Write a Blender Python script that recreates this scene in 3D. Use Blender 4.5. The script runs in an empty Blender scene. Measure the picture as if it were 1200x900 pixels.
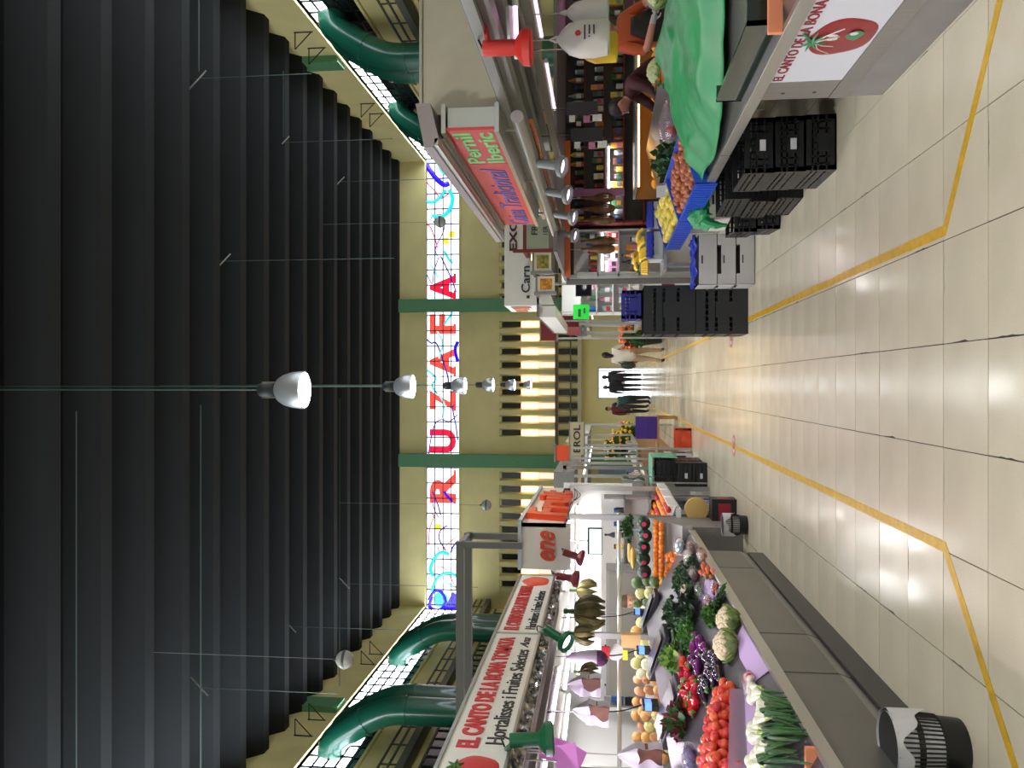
import bpy, math, random
from mathutils import Vector, Matrix, noise
from math import sin, cos, tan, pi, atan2, sqrt, radians
rnd = random.Random(7)
SC = bpy.context.scene
COL = SC.collection
# ---------------------------------------------------------------- camera
F = 970.0; PITCH = math.atan(108 / 970.0); EYE = 1.65
cd = bpy.data.cameras.new('camera'); cam = bpy.data.objects.new('camera', cd); COL.objects.link(cam)
cd.sensor_fit = 'HORIZONTAL'; cd.sensor_width = 36.0; cd.lens = 36.0 * F / 1200.0
cd.clip_start = 0.05; cd.clip_end = 300
fw = Vector((0, cos(PITCH), sin(PITCH))); up = Vector((0, -sin(PITCH), cos(PITCH))); rt = Vector((1, 0, 0))
# the photograph was taken with the phone on its side: picture-left is up in the place
M3 = Matrix((-up, rt, -fw)).transposed()
cam.matrix_world = Matrix.Translation((0, 0, EYE)) @ M3.to_4x4()
SC.camera = cam
# ---------------------------------------------------------------- view / world
vs = SC.view_settings; vs.view_transform = 'Standard'; vs.look = 'None'; vs.gamma = 1.0; vs.use_curve_mapping = False
vs.exposure = 0.32
W = bpy.data.worlds.new('daylight'); SC.world = W; W.use_nodes = True
W.node_tree.nodes['Background'].inputs[0].default_value = (0.80, 0.90, 1.0, 1)
W.node_tree.nodes['Background'].inputs[1].default_value = 1.0
LAMP_W = 470.0; TUBE = 7.0; WIN = 10.0
# ---------------------------------------------------------------- pixel helpers (photograph frame 1200x900)
def ray(x, y):
    a = (450 - y) / F; b = (600 - x) / F
    return a, cos(PITCH) - b * sin(PITCH), sin(PITCH) + b * cos(PITCH)
def at(x, y, Y):
    a, c, d = ray(x, y); t = Y / c
    return Vector((a * t, Y, EYE + d * t))
def atX(x, y, X):
    a, c, d = ray(x, y); t = X / a
    return Vector((X, c * t, EYE + d * t))
def atZ(x, y, Z):
    a, c, d = ray(x, y); t = (Z - EYE) / d
    return Vector((a * t, c * t, Z))
# ---------------------------------------------------------------- materials
def lin(c):
    return tuple(((v / 255) / 12.92 if v / 255 <= 0.04045 else ((v / 255 + 0.055) / 1.055) ** 2.4) for v in c) + (1,)
MATS = {}
def mat(name, rgb=(200, 200, 200), rough=0.5, metal=0.0, var=0.0, scale=8.0, rgb2=None, bump=0.0, emit=0.0, ergb=None, trans=0.0, alpha=1.0, objvar=0.0, coat=0.0, stretch=None):
    if name in MATS: return MATS[name]
    m = bpy.data.materials.new(name); m.use_nodes = True; MATS[name] = m
    nt = m.node_tree; b = nt.nodes['Principled BSDF']
    b.inputs['Base Color'].default_value = lin(rgb); b.inputs['Roughness'].default_value = rough
    b.inputs['Metallic'].default_value = metal; b.inputs['Alpha'].default_value = alpha
    b.inputs['Transmission Weight'].default_value = trans
    if coat: b.inputs['Coat Weight'].default_value = coat
    if emit:
        b.inputs['Emission Color'].default_value = lin(ergb or rgb); b.inputs['Emission Strength'].default_value = emit
    L = nt.links.new
    if var or rgb2 or bump:
        tc = nt.nodes.new('ShaderNodeTexCoord'); nz = nt.nodes.new('ShaderNodeTexNoise')
        nz.inputs['Scale'].default_value = scale; nz.inputs['Detail'].default_value = 4
        src = tc.outputs['Object']
        if stretch:
            mp = nt.nodes.new('ShaderNodeMapping'); mp.inputs['Scale'].default_value = stretch
            L(src, mp.inputs['Vector']); src = mp.outputs['Vector']
        L(src, nz.inputs['Vector'])
        if var or rgb2:
            rp = nt.nodes.new('ShaderNodeValToRGB'); c = lin(rgb)
            if rgb2: c0, c1 = c, lin(rgb2)
            else:
                c0 = tuple(v * (1 - var) for v in c[:3]) + (1,); c1 = tuple(min(1, v * (1 + var)) for v in c[:3]) + (1,)
            rp.color_ramp.elements[0].position = 0.35; rp.color_ramp.elements[1].position = 0.65
            rp.color_ramp.elements[0].color = c0; rp.color_ramp.elements[1].color = c1
            L(nz.outputs['Fac'], rp.inputs['Fac']); L(rp.outputs['Color'], b.inputs['Base Color'])
        if bump:
            bp = nt.nodes.new('ShaderNodeBump'); bp.inputs['Strength'].default_value = bump; bp.inputs['Distance'].default_value = 0.02
            L(nz.outputs['Fac'], bp.inputs['Height']); L(bp.outputs['Normal'], b.inputs['Normal'])
    if objvar:
        oi = nt.nodes.new('ShaderNodeObjectInfo'); hs = nt.nodes.new('ShaderNodeHueSaturation')
        mr = nt.nodes.new('ShaderNodeMapRange'); mr.inputs[3].default_value = 1 - objvar; mr.inputs[4].default_value = 1 + objvar
        mh = nt.nodes.new('ShaderNodeMapRange'); mh.inputs[3].default_value = 0.5 - objvar * 0.06; mh.inputs[4].default_value = 0.5 + objvar * 0.06
        L(oi.outputs['Random'], mr.inputs[0]); L(mr.outputs[0], hs.inputs['Value']); L(oi.outputs['Random'], mh.inputs[0]); L(mh.outputs[0], hs.inputs['Hue'])
        inp = b.inputs['Base Color']
        if inp.is_linked:
            s = inp.links[0].from_socket; L(s, hs.inputs['Color'])
        else: hs.inputs['Color'].default_value = lin(rgb)
        L(hs.outputs['Color'], inp)
    return m
# ---------------------------------------------------------------- mesh builder
class MB:
    def __init__(s): s.v = []; s.f = []; s.mi = []; s.cur = 0
    def add(s, vs, fs):
        o = len(s.v); s.v += [tuple(p) for p in vs]; s.f += [tuple(i + o for i in q) for q in fs]; s.mi += [s.cur] * len(fs); return s
    def box(s, x0, x1, y0, y1, z0, z1, M=None):
        vs = [Vector((x, y, z)) for x in (x0, x1) for y in (y0, y1) for z in (z0, z1)]
        if M is not None: vs = [M @ p for p in vs]
        return s.add(vs, [(0, 1, 3, 2), (4, 6, 7, 5), (0, 4, 5, 1), (2, 3, 7, 6), (0, 2, 6, 4), (1, 5, 7, 3)])
    def cbox(s, c, d, M=None):
        return s.box(c[0] - d[0] / 2, c[0] + d[0] / 2, c[1] - d[1] / 2, c[1] + d[1] / 2, c[2] - d[2] / 2, c[2] + d[2] / 2, M)
    def tube(s, pts, r, n=8, cap=True, sq=1.0):
        pts = [Vector(p) for p in pts]; k = len(pts)
        rs = r if isinstance(r, (list, tuple)) else [r] * k
        vs = []; fs = []; prev = None
        for i, p in enumerate(pts):
            t = (pts[min(i + 1, k - 1)] - pts[max(i - 1, 0)]).normalized()
            if prev is None:
                a = Vector((0, 0, 1)) if abs(t.z) < 0.9 else Vector((1, 0, 0)); u = t.cross(a).normalized()
            else:
                u = (prev - t * prev.dot(t))
                u = u.normalized() if u.length > 1e-6 else t.orthogonal().normalized()
            prev = u; w = t.cross(u)
            vs += [p + (u * cos(2 * pi * j / n) + w * sin(2 * pi * j / n) * sq) * rs[i] for j in range(n)]
        for i in range(k - 1):
            for j in range(n):
                j2 = (j + 1) % n; fs.append((i * n + j, i * n + j2, (i + 1) * n + j2, (i + 1) * n + j))
        if cap: fs.append(tuple(range(n - 1, -1, -1))); fs.append(tuple((k - 1) * n + j for j in range(n)))
        return s.add(vs, fs)
    def lathe(s, prof, n=20, loc=(0, 0, 0), M=None):
        vs = []; fs = []; k = len(prof); loc = Vector(loc)
        for r, z in prof:
            for j in range(n):
                p = Vector((r * cos(2 * pi * j / n), r * sin(2 * pi * j / n), z))
                if M is not None: p = M @ p
                vs.append(p + loc)
        for i in range(k - 1):
            for j in range(n):
                j2 = (j + 1) % n; fs.append((i * n + j, i * n + j2, (i + 1) * n + j2, (i + 1) * n + j))
        if prof[0][0] > 1e-4: fs.append(tuple(range(n - 1, -1, -1)))
        if prof[-1][0] > 1e-4: fs.append(tuple((k - 1) * n + j for j in range(n)))
        return s.add(vs, fs)
    def ball(s, c, r, sc=(1, 1, 1), seg=12, rings=8, fn=None, M=None):
        c = Vector(c); vs = [Vector((0, 0, 1))]; fs = []
        for i in range(1, rings):
            th = pi * i / rings
            vs += [Vector((sin(th) * cos(2 * pi * j / seg), sin(th) * sin(2 * pi * j / seg), cos(th))) for j in range(seg)]
        vs.append(Vector((0, 0, -1)))
        if fn: vs = [p * fn(p) for p in vs]
        vs = [Vector((p.x * r * sc[0], p.y * r * sc[1], p.z * r * sc[2])) for p in vs]
        if M is not None: vs = [M @ p for p in vs]
        vs = [p + c for p in vs]; last = len(vs) - 1
        for j in range(seg):
            j2 = (j + 1) % seg; fs.append((0, 1 + j, 1 + j2)); b = 1 + (rings - 2) * seg; fs.append((b + j2, b + j, last))
        for i in range(rings - 2):
            for j in range(seg):
                j2 = (j + 1) % seg; a = 1 + i * seg; fs.append((a + j, a + seg + j, a + seg + j2, a + j2))
        return s.add(vs, fs)
    def prism(s, poly, fn, a, b):   # poly of 2d points, fn(u, v, w) -> 3d
        n = len(poly)
        vs = [fn(u, v, a) for u, v in poly] + [fn(u, v, b) for u, v in poly]
        fs = [tuple(range(n)), tuple(range(2 * n - 1, n - 1, -1))] + [(i, (i + 1) % n + 0, n + (i + 1) % n, n + i)[::-1] for i in range(n)]
        return s.add(vs, fs)
    def grid(s, fn, nu, nv, closed=False):
        vs = [fn(i / nu, j / nv) for i in range(nu + 1) for j in range(nv + 1)]
        fs = [(i * (nv + 1) + j, (i + 1) * (nv + 1) + j, (i + 1) * (nv + 1) + j + 1, i * (nv + 1) + j + 1) for i in range(nu) for j in range(nv)]
        return s.add(vs, fs)
    def mesh(s, name, mats, smooth=False):
        me = bpy.data.meshes.new(name); me.from_pydata([tuple(p) for p in s.v], [], s.f)
        for m in (mats if isinstance(mats, (list, tuple)) else [mats]): me.materials.append(m)
        if any(s.mi): me.polygons.foreach_set('material_index', s.mi)
        if smooth:
            me.polygons.foreach_set('use_smooth', [True] * len(me.polygons))
            try: me.set_sharp_from_angle(angle=radians(40))
            except Exception: pass
        me.validate(); me.update(); return me
def link(name, data, parent=None):
    o = bpy.data.objects.new(name, data); COL.objects.link(o)
    if parent is not None:
        o.parent = parent
        o.matrix_parent_inverse = Matrix.Translation(-Vector(parent.get('_b', (0, 0, 0))))
    return o
def obj(name, mb, m, parent=None, smooth=False, bevel=0.0, solid=0.0):
    o = link(name, mb.mesh(name, m, smooth) if isinstance(mb, MB) else mb, parent)
    if solid:
        q = o.modifiers.new('thick', 'SOLIDIFY'); q.thickness = solid; q.offset = 0
    if bevel:
        q = o.modifiers.new('edge', 'BEVEL'); q.width = bevel; q.segments = 2; q.limit_method = 'ANGLE'
    return o
def tag(o, label, cat, group=None):
    o['label'] = label; o['category'] = cat
    if group: o['group'] = group
    return o
BASES = {}
def thing(name, label, cat, base=(0, 0, 0), group=None):
    o = bpy.data.objects.new(name, None); COL.objects.link(o); o.empty_display_size = 0.1
    o.location = base; o['_b'] = list(base); tag(o, label, cat, group); return o
def struct(o): o['kind'] = 'structure'; return o
def place(o, loc, rz=0.0, sc=1.0, rx=0.0, ry=0.0):
    o.location = loc; o.rotation_euler = (rx, ry, rz); o.scale = (sc, sc, sc) if not isinstance(sc, tuple) else sc; return o
def dup(root, loc=None, rz=0.0, sc=1.0, label=None, rx=0.0, ry=0.0):
    r = root.copy(); COL.objects.link(r)
    if loc is not None: place(r, loc, rz, sc, rx, ry)
    if label: r['label'] = label
    for ch in root.children:
        c = ch.copy(); COL.objects.link(c); c.parent = r
        for g in ch.children:
            d = g.copy(); COL.objects.link(d); d.parent = c
    return r
class Proto:   # first call places the source itself, later calls copies
    def __init__(s, root): s.r = root; s.used = False
    def __call__(s, loc, rz=0.0, sc=1.0, label=None, rx=0.0, ry=0.0):
        if not s.used:
            s.used = True; place(s.r, loc, rz, sc, rx, ry)
            if label: s.r['label'] = label
            return s.r
        return dup(s.r, loc, rz, sc, label, rx, ry)
TXT = {}
def text_geo(t, ext=0.004, bold=0.0, shear=0.0):
    k = (t, ext, bold, shear)
    if k in TXT: return TXT[k]
    c = bpy.data.curves.new('t', 'FONT'); c.body = t; c.size = 1; c.extrude = 0.5; c.offset = bold; c.shear = shear; c.resolution_u = 3
    o = bpy.data.objects.new('t', c); COL.objects.link(o)
    dg = bpy.context.evaluated_depsgraph_get(); me = o.evaluated_get(dg).to_mesh()
    vs = [tuple(v.co) for v in me.vertices]; fs = [tuple(p.vertices) for p in me.polygons]
    o.evaluated_get(dg).to_mesh_clear(); bpy.data.objects.remove(o); bpy.data.curves.remove(c)
    xs = [v[0] for v in vs]; ys = [v[1] for v in vs]
    TXT[k] = (vs, fs, min(xs), max(xs), min(ys), max(ys)); return TXT[k]
def lettering(t, org, xd, yd, w, h, m, parent, depth=0.004, bold=0.0, shear=0.0, name='lettering'):
    """text fitted into w x h from org, reading along xd, up along yd, raised by depth"""
    vs, fs, x0, x1, y0, y1 = text_geo(t, 0.5, bold, shear)
    org = Vector(org); xd = Vector(xd); yd = Vector(yd); nd = xd.cross(yd)
    mb = MB(); mb.add([org + xd * ((v[0] - x0) / (x1 - x0) * w) + yd * ((v[1] - y0) / (y1 - y0) * h) + nd * ((v[2] + 0.5) * depth) for v in vs], fs)
    return obj(name, mb, m, parent)
def bez(pts, n=24):   # catmull-rom through points
    P = [Vector(p) for p in pts]; P = [P[0] * 2 - P[1]] + P + [P[-1] * 2 - P[-2]]; out = []
    m = len(P) - 3
    for i in range(m):
        k = max(2, n // m)
        for j in range(k + (1 if i == m - 1 else 0)):
            t = j / k; a, b, c, d = P[i], P[i + 1], P[i + 2], P[i + 3]
            out.append(0.5 * ((2 * b) + (c - a) * t + (2 * a - 5 * b + 4 * c - d) * t * t + (3 * b - a - 3 * c + d) * t ** 3))
    return out
# ================================================================ THE HALL
HX = 12.6; HY = 46.0; HZ = 13.15
m_wall = mat('cream_plaster', (226, 213, 152), 0.75, var=0.06, scale=0.6)
m_green = mat('green_paint', (92, 148, 106), 0.5, var=0.05)
m_dark = mat('dark_metal', (30, 32, 34), 0.45, 0.3)
m_steel = mat('brushed_steel', (150, 148, 146), 0.34, 0.75, var=0.08, scale=3, stretch=(1, 40, 1))
m_alu = mat('aluminium', (190, 190, 186), 0.3, 0.85)
m_white = mat('white_panel', (232, 232, 230), 0.4)
m_grey = mat('grey_panel', (138, 136, 134), 0.45, 0.1, var=0.05)
m_black = mat('black_plastic', (22, 23, 26), 0.42, objvar=0.15)
m_lit = mat('daylight_pane', (255, 255, 255), 0.5, emit=WIN, ergb=(238, 246, 255))
m_warm = mat('warm_lit_pane', (255, 245, 225), 0.5, emit=3.2, ergb=(255, 208, 146))
m_warm2 = mat('rosy_lit_pane', (255, 235, 225), 0.5, emit=.8, ergb=(255, 226, 214))
m_glass_d = mat('dark_glass', (26, 30, 34), 0.25)
m_tube = mat('fluorescent_tube', (255, 255, 255), 0.4, emit=TUBE, ergb=(255, 250, 255))
# floor material: polished cream terrazzo, joints drawn only past the built tiles
def floor_mat(name, joints):
    m = mat(name, (224, 215, 190), 0.16, var=0.05, scale=2.2)
    nt = m.node_tree; L = nt.links.new; b = nt.nodes['Principled BSDF']
    b.inputs['Specular IOR Level'].default_value = 0.55
    tc = nt.nodes.new('ShaderNodeTexCoord'); n2 = nt.nodes.new('ShaderNodeTexNoise'); n2.inputs['Scale'].default_value = 160
    L(tc.outputs['Object'], n2.inputs['Vector'])
    mx = nt.nodes.new('ShaderNodeMixRGB'); mx.blend_type = 'MULTIPLY'; mx.inputs[0].default_value = 0.22
    s = b.inputs['Base Color'].links[0].from_socket
    L(s, mx.inputs[1]); L(n2.outputs['Fac'], mx.inputs[2]); out = mx.outputs[0]
    n3 = nt.nodes.new('ShaderNodeTexNoise'); n3.inputs['Scale'].default_value = 1.1; n3.inputs['Detail'].default_value = 5
    L(tc.outputs['Object'], n3.inputs['Vector'])
    mr = nt.nodes.new('ShaderNodeMapRange'); mr.inputs[1].default_value = 0.3; mr.inputs[2].default_value = 0.7; mr.inputs[3].default_value = 0.12; mr.inputs[4].default_value = 0.26
    L(n3.outputs['Fac'], mr.inputs[0]); L(mr.outputs[0], b.inputs['Roughness'])
    if joints:
        br = nt.nodes.new('ShaderNodeTexBrick'); br.offset = 0; br.inputs['Scale'].default_value = 1
        br.inputs['Brick Width'].default_value = 0.505; br.inputs['Row Height'].default_value = 0.475; br.inputs['Mortar Size'].default_value = 0.004
        br.inputs['Color1'].default_value = br.inputs['Color2'].default_value = (1, 1, 1, 1); br.inputs['Mortar'].default_value = (0.45, 0.42, 0.38, 1)
        mp = nt.nodes.new('ShaderNodeMapping'); mp.inputs['Location'].default_value = (-0.195, -0.46, 0)
        L(tc.outputs['Object'], mp.inputs['Vector']); L(mp.outputs[0], br.inputs['Vector'])
        m2 = nt.nodes.new('ShaderNodeMixRGB'); m2.blend_type = 'MULTIPLY'; m2.inputs[0].default_value = 1
        L(out, m2.inputs[1]); L(br.outputs['Color'], m2.inputs[2]); out = m2.outputs[0]
    L(out, b.inputs['Base Color']); return m
m_floor = floor_mat('terrazzo_far', True); m_tile = floor_mat('terrazzo_tile', False)
m_joint = mat('joint_grime', (58, 52, 46), 0.8)
TX0 = 0.195 - 4 * 0.505; NTX = 8; TY0 = 2.36; NTY = 15; TW = 0.505; TH = 0.475
TX1 = TX0 + NTX * TW; TY1 = TY0 + NTY * TH
mb = MB()
for (x0, x1, y0, y1) in ((-HX, TX0, -8, HY + 9), (TX1, HX, -8, HY + 9), (TX0, TX1, -8, TY0), (TX0, TX1, TY1, HY + 9)):
    mb.box(x0, x1, y0, y1, -0.12, 0)
fl = struct(obj('floor', mb, m_floor))
mb = MB(); mb.box(TX0, TX1, TY0, TY1, -0.12, -0.006); obj('joint_bed', mb, m_joint, fl)
tmeshes = []
for k in range(5):
    mb = MB(); e = 0.0022 + 0.0005 * (k % 3); hw, hh = TW / 2 - e, TH / 2 - e; cc = 0.004
    chips = [0.0] * 4
    poly = [(-hw + cc, -hh), (hw - cc, -hh), (hw, -hh + cc), (hw, hh - cc), (hw - cc, hh)]
    if k in (1, 3):   # chipped edge along the joint
        for q in range(7):
            t = q / 6; poly.append((hw - 0.05 - t * 0.22, hh - (0.0 if q in (0, 6) else rnd.uniform(0.002, 0.014))))
    poly += [(-hw + cc, hh), (-hw, hh - cc)]
    if k in (2, 3):
        for q in range(6):
            t = q / 5; poly.append((-hw + (0.0 if q in (0, 5) else rnd.uniform(0.001, 0.009)), hh - 0.08 - t * 0.2))
    poly.append((-hw, -hh + cc))
    mb.prism(poly, lambda u, v, w: Vector((u, v, w)), 0.0, -0.03)
    tmeshes.append(mb.mesh('tile', m_tile))
for i in range(NTX):
    for j in range(NTY):
        o = link('tile', tmeshes[rnd.choice((0, 0, 0, 1, 2, 3, 4))], fl)
        o.location = (TX0 + (i + .5) * TW, TY0 + (j + .5) * TH, rnd.uniform(-0.0006, 0))
# painted yellow lines
m_yel = mat('yellow_floor_paint', (214, 170, 38), 0.35, var=0.12, scale=14)
def painted(name, pts, w, label, m=m_yel, z=0.0015):
    mb = MB(); P = [Vector((p[0], p[1], 0)) for p in pts]
    for k_, (a, b) in enumerate(zip(P[:-1], P[1:])):
        z += .0006 * k_; d = (b - a).normalized(); n = Vector((-d.y, d.x, 0)) * w / 2; a2 = a - d * w * 0.2; b2 = b + d * w * 0.2
        mb.add([q + Vector((0, 0, zz)) for zz in (0.0, z) for q in (a2 - n, b2 - n, b2 + n, a2 + n)], [(4, 5, 6, 7), (0, 3, 2, 1), (0, 1, 5, 4), (1, 2, 6, 5), (2, 3, 7, 6), (3, 0, 4, 7)])
    return tag(obj(name, mb, m), label, 'floor marking')
c1 = atZ(1107, 641, 0); c2 = atZ(1190, 900, 0); f1 = atZ(885, 535, 0)
e1 = f1 + (f1 - c1) * 4.2
painted('yellow_line', [c2 + (c2 - c1) * .6, c1, e1], 0.055, 'yellow painted floor line bending beside the grey steel vegetable counter')
c1 = atZ(1107, 270, 0); c2 = atZ(1172, 0, 0); f1 = atZ(882, 372, 0); e1 = f1 + (f1 - c1) * 4.2
painted('yellow_line', [c2 + (c2 - c1) * .6, c1, e1], 0.055, 'yellow painted floor line bending towards the white tomato sign panel')
m_red_d = mat('red_floor_sticker', (170, 70, 62), 0.4, var=0.1)
for (x, y, lab) in ((860, 522, 'round red floor sticker beside the mint cloth over black crates'), (857, 395, 'round red floor sticker beside the tall black crate stack')):
    c = atZ(x, y, 0); mb = MB(); mb.lathe([(0.14, 0), (0.14, 0.002)], 24, (c.x, c.y, 0))
    r = thing('floor_sticker', lab, 'sticker', (c.x, c.y, 0)); ds = obj('disc', mb, m_red_d, r)
    mb = MB(); mb.lathe([(0.1, 0.002), (0.1, 0.003)], 20, (c.x, c.y, 0)); obj('white_ring', mb, mat('sticker_white', (214, 196, 188), 0.4), ds)
    mb = MB(); mb.box(c.x - 0.05, c.x + 0.05, c.y - .07, c.y + .07, 0.003, 0.004); obj('footprint', mb, m_red_d, ds)
# ---- back wall
def zY(x): return at(x, 450, HY).z
zt, zb = 11.65, zY(538)
mb = MB(); WT = 0.4
zs1, zs0 = zY(585), zY(679)     # slot zone
zd = zY(702)
mb.box(-HX, HX, HY, HY + WT, zt, HZ + 1.2)
mb.box(-HX, HX, HY, HY + WT, zs1, zb)
mb.box(-HX, HX, HY + 0.45, HY + 0.6, zs0, zs1)          # recess back
mb.box(-HX, HX, HY, HY + WT, zd, zs0)
DX0, DX1 = -0.75, 0.85
mb.box(-HX, DX0, HY, HY + WT, 0, zd); mb.box(DX1, HX, HY, HY + WT, 0, zd)
sp = 0.763; slots = [3.36 - sp * i for i in range(9)]
slR = [slots[0] + 0.69 + sp * (i + 1) + 0.0 for i in range(10)]; slL = [slots[-1] - 1.65 - sp * i for i in range(11)]
allsl = sorted(slots + [s for s in slR if s < 11.9] + [s for s in slL if s > -11.9])
wb = struct(obj('wall_back', mb, m_wall))
edges = sorted(allsl); hw = 0.145
fin = MB(); fin.box(-0.5, 0.5, HY + 0.02, HY + 0.45, zs0, zs1)
for a, b in zip(edges[:-1], edges[1:]):
    w = b - a - 2 * hw; mb = MB(); tp = .11 if w < .6 else .05; mb.prism([(a + hw, HY + .45), (b - hw, HY + .45), (b - hw - tp, HY + .04), (a + hw + tp, HY + .04)], lambda u, v, w_: Vector((u, v, w_)), zs0, zs1); obj('fin', mb, m_wall, wb)
for a, b in ((-HX, edges[0] - hw), (edges[-1] + hw, HX)):
    mb = MB(); mb.box(a, b, HY + .05, HY + .45, zs0, zs1); obj('fin', mb, m_wall, wb)
za, zc, ze, zg, zh = zY(587.5), zY(609.8), zY(631), zY(650.5), zY(654)
w2 = struct(thing('window_2', 'row of tall slot windows glowing between cream fins', 'window', (0, HY + .4, zs0))); del w2['label']; del w2['category']
shp = {}
for s in allsl:
    for nm, z1, z0, m in (('d', za, zc, m_glass_d), ('l', zc - .03, ze + .03, m_warm), ('l2', ze - .04, zg, m_warm2), ('d2', zh, zs0 + .1, m_glass_d)):
        if nm not in shp:
            q = MB(); q.box(-hw, hw, -0.02, 0.02, z0, z1); shp[nm] = q.mesh('pane', m)
        o = link('pane', shp[nm], w2); o.location = (s, HY + .38, 0)
mb = MB(); mb.box(-HX, HX, HY - 0.12, HY - 0.02, zh, zg); mb.box(-HX, HX, HY - .1, HY - .05, zs0 + .45, zs0 + .52)
t = struct(obj('trim_1', mb, mat('rail_paint', (96, 92, 70), 0.5)))
mb = MB(); mb.box(-HX, HX, HY - 0.7, HY, zs0 - .12, zs0 + .08)
t = struct(obj('trim_2', mb, mat('balcony_edge', (196, 190, 160), 0.6)))
for i, X in enumerate((4.41, -4.3)):
    mb = MB(); mb.box(X - .36, X + .36, HY - .38, HY + .02, 0, HZ + .6); struct(obj('trim_%d' % (i + 3), mb, m_green))
# entrance doorway beyond
mb = MB(); mb.box(DX0 - .08, DX0, HY - .06, HY + WT, 0, zd + .02); mb.box(DX1, DX1 + .08, HY - .06, HY + WT, 0, zd + .02); mb.box(DX0 - .08, DX1 + .08, HY - .06, HY + WT, zd, zd + .1)
d1 = struct(obj('door_1', mb, mat('door_frame', (190, 186, 160), 0.5)))
for x in (DX0 + .5, DX1 - .12):
    mb = MB(); mb.box(x - .025, x + .025, HY + .18, HY + .24, 0, zd); obj('mullion', mb, m_alu, d1)
mb = MB(); mb.box(DX0, DX1, HY + .19, HY + .22, 0, zd); obj('pane', mb, mat('door_glass', (255, 255, 255), 0.1, emit=2.2, ergb=(236, 244, 255)), d1)
# ---- stained glass band
gl = struct(thing('window_1', '', '', (0, HY, zb))); del gl['label']; del gl['category']
m_sg = mat('stained_white', (250, 252, 255), 0.4, emit=1.6, ergb=(244, 248, 255))
GX0, GX1 = -HX + .1, HX - .1; NC = 29; NR = 4; pw = (GX1 - GX0) / NC; ph = (zt - zb) / NR
q = MB(); q.box(-pw / 2 + .025, pw / 2 - .025, -.015, .015, -ph / 2 + .02, ph / 2 - .02); pm = q.mesh('pane', m_sg)
for i in range(NC):
    for j in range(NR):
        o = link('pane', pm, gl); o.location = (GX0 + (i + .5) * pw, HY + .2, zb + (j + .5) * ph)
mb = MB()
for i in range(NC + 1): mb.box(GX0 + i * pw - .025, GX0 + i * pw + .025, HY + .06, HY + .24, zb, zt)
for j in range(NR + 1): mb.box(GX0, GX1, HY + .06, HY + .24, zb + j * ph - .02, zb + j * ph + .02)
obj('glazing_bars', mb, mat('lead_bars', (62, 70, 92), 0.6), gl)
def gpt(x, y, off=0.13):
    p = at(x, y, HY); return Vector((p.x, HY + off, p.z))
cols = dict(red=(226, 22, 62), red2=(232, 78, 66), blue=(42, 12, 214), cyan=(40, 206, 216), pale=(150, 226, 226), yel=(250, 214, 60), vio=(72, 44, 150), mag=(190, 30, 90))
GM = {k: mat('glass_' + k, v, 0.4, emit=0.85, ergb=v) for k, v in cols.items()}
for ch, y0, y1, m in (('R', 590, 553, 'red2'), ('U', 531, 503, 'red'), ('Z', 482, 458, 'red2'), ('A', 440, 408, 'red2'), ('F', 391, 368, 'red2'), ('A', 351, 322, 'red')):
    a = gpt(534, y0, .14); b = gpt(503, y1, .14)
    lettering(ch, (a.x, HY + .14, a.z), (1, 0, 0), (0, 0, 1), b.x - a.x, b.z - a.z, GM[m], gl, 0.03, bold=0.045, name='letter')
    for yy in ((y0 - 5, y1 + 4) if ch in 'RA' else (y0 - 6,)):   # serif feet of the letters
        c = gpt(534, yy, .13); mb = MB(); mb.box(c.x - .28, c.x + .28, HY + .11, HY + .14, c.z, c.z + .14)
        if ch != 'U': obj('serif', mb, GM[m], gl)
def gcurve(pts, m, r):
    mb = MB(); mb.tube(bez([gpt(*p) for p in pts], 20), r * .62, 6, sq=1); obj('glass_ribbon', mb, GM[m], gl)
gcurve([(506, 700), (503, 712), (514, 716), (522, 706), (516, 694), (508, 694), (502, 704)], 'blue', .16)
mb = MB(); c = gpt(516, 703); mb.lathe([(0.42, -.02), (.42, .02)], 20, c, Matrix.Rotation(pi / 2, 3, 'X')); obj('glass_disc', mb, GM['cyan'], gl)
a = [gpt(536, 717), gpt(514, 717), gpt(524, 706), gpt(530, 694), gpt(537, 700)]
mb = MB(); mb.add([p + Vector((0, o, 0)) for o in (0, .03) for p in a], [(0, 1, 2, 3, 4), (9, 8, 7, 6, 5)]); obj('glass_corner', mb, GM['blue'], gl)
gcurve([(508, 676), (504, 668), (508, 656), (516, 648), (526, 650)], 'cyan', .17)
gcurve([(505, 694), (512, 678), (524, 672), (536, 676)], 'cyan', .15); gcurve([(512, 664), (522, 668), (534, 690)], 'red2', .05)
gcurve([(502, 640), (503, 620), (508, 606), (505, 602)], 'red2', .06); gcurve([(506, 576), (512, 590), (516, 604)], 'vio', .07); gcurve([(504, 578), (508, 596), (514, 608)], 'vio', .05)
gcurve([(520, 576), (524, 582), (530, 588)], 'blue', .12); gcurve([(522, 646), (514, 632), (516, 622), (524, 616)], 'vio', .07); gcurve([(536, 634), (530, 642), (528, 648)], 'vio', .09)
gcurve([(512, 640), (516, 650), (522, 640), (536, 628)], 'red2', .05); gcurve([(534, 690), (528, 686), (522, 684)], 'cyan', .06)
gcurve([(504, 540), (502, 530), (508, 500), (516, 492), (526, 494), (536, 486)], 'vio', .06); gcurve([(500, 398), (505, 402), (512, 404), (524, 440), (524, 452)], 'vio', .08)
gcurve([(500, 434), (506, 438), (510, 444), (506, 452), (512, 462)], 'cyan', .09); gcurve([(536, 516), (534, 500), (530, 478), (534, 474)], 'vio', .07)
gcurve([(512, 388), (518, 402), (514, 420)], 'pale', .1); gcurve([(514, 462), (520, 474), (518, 490)], 'pale', .1); gcurve([(530, 366), (524, 374), (520, 380)], 'cyan', .1)
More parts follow.
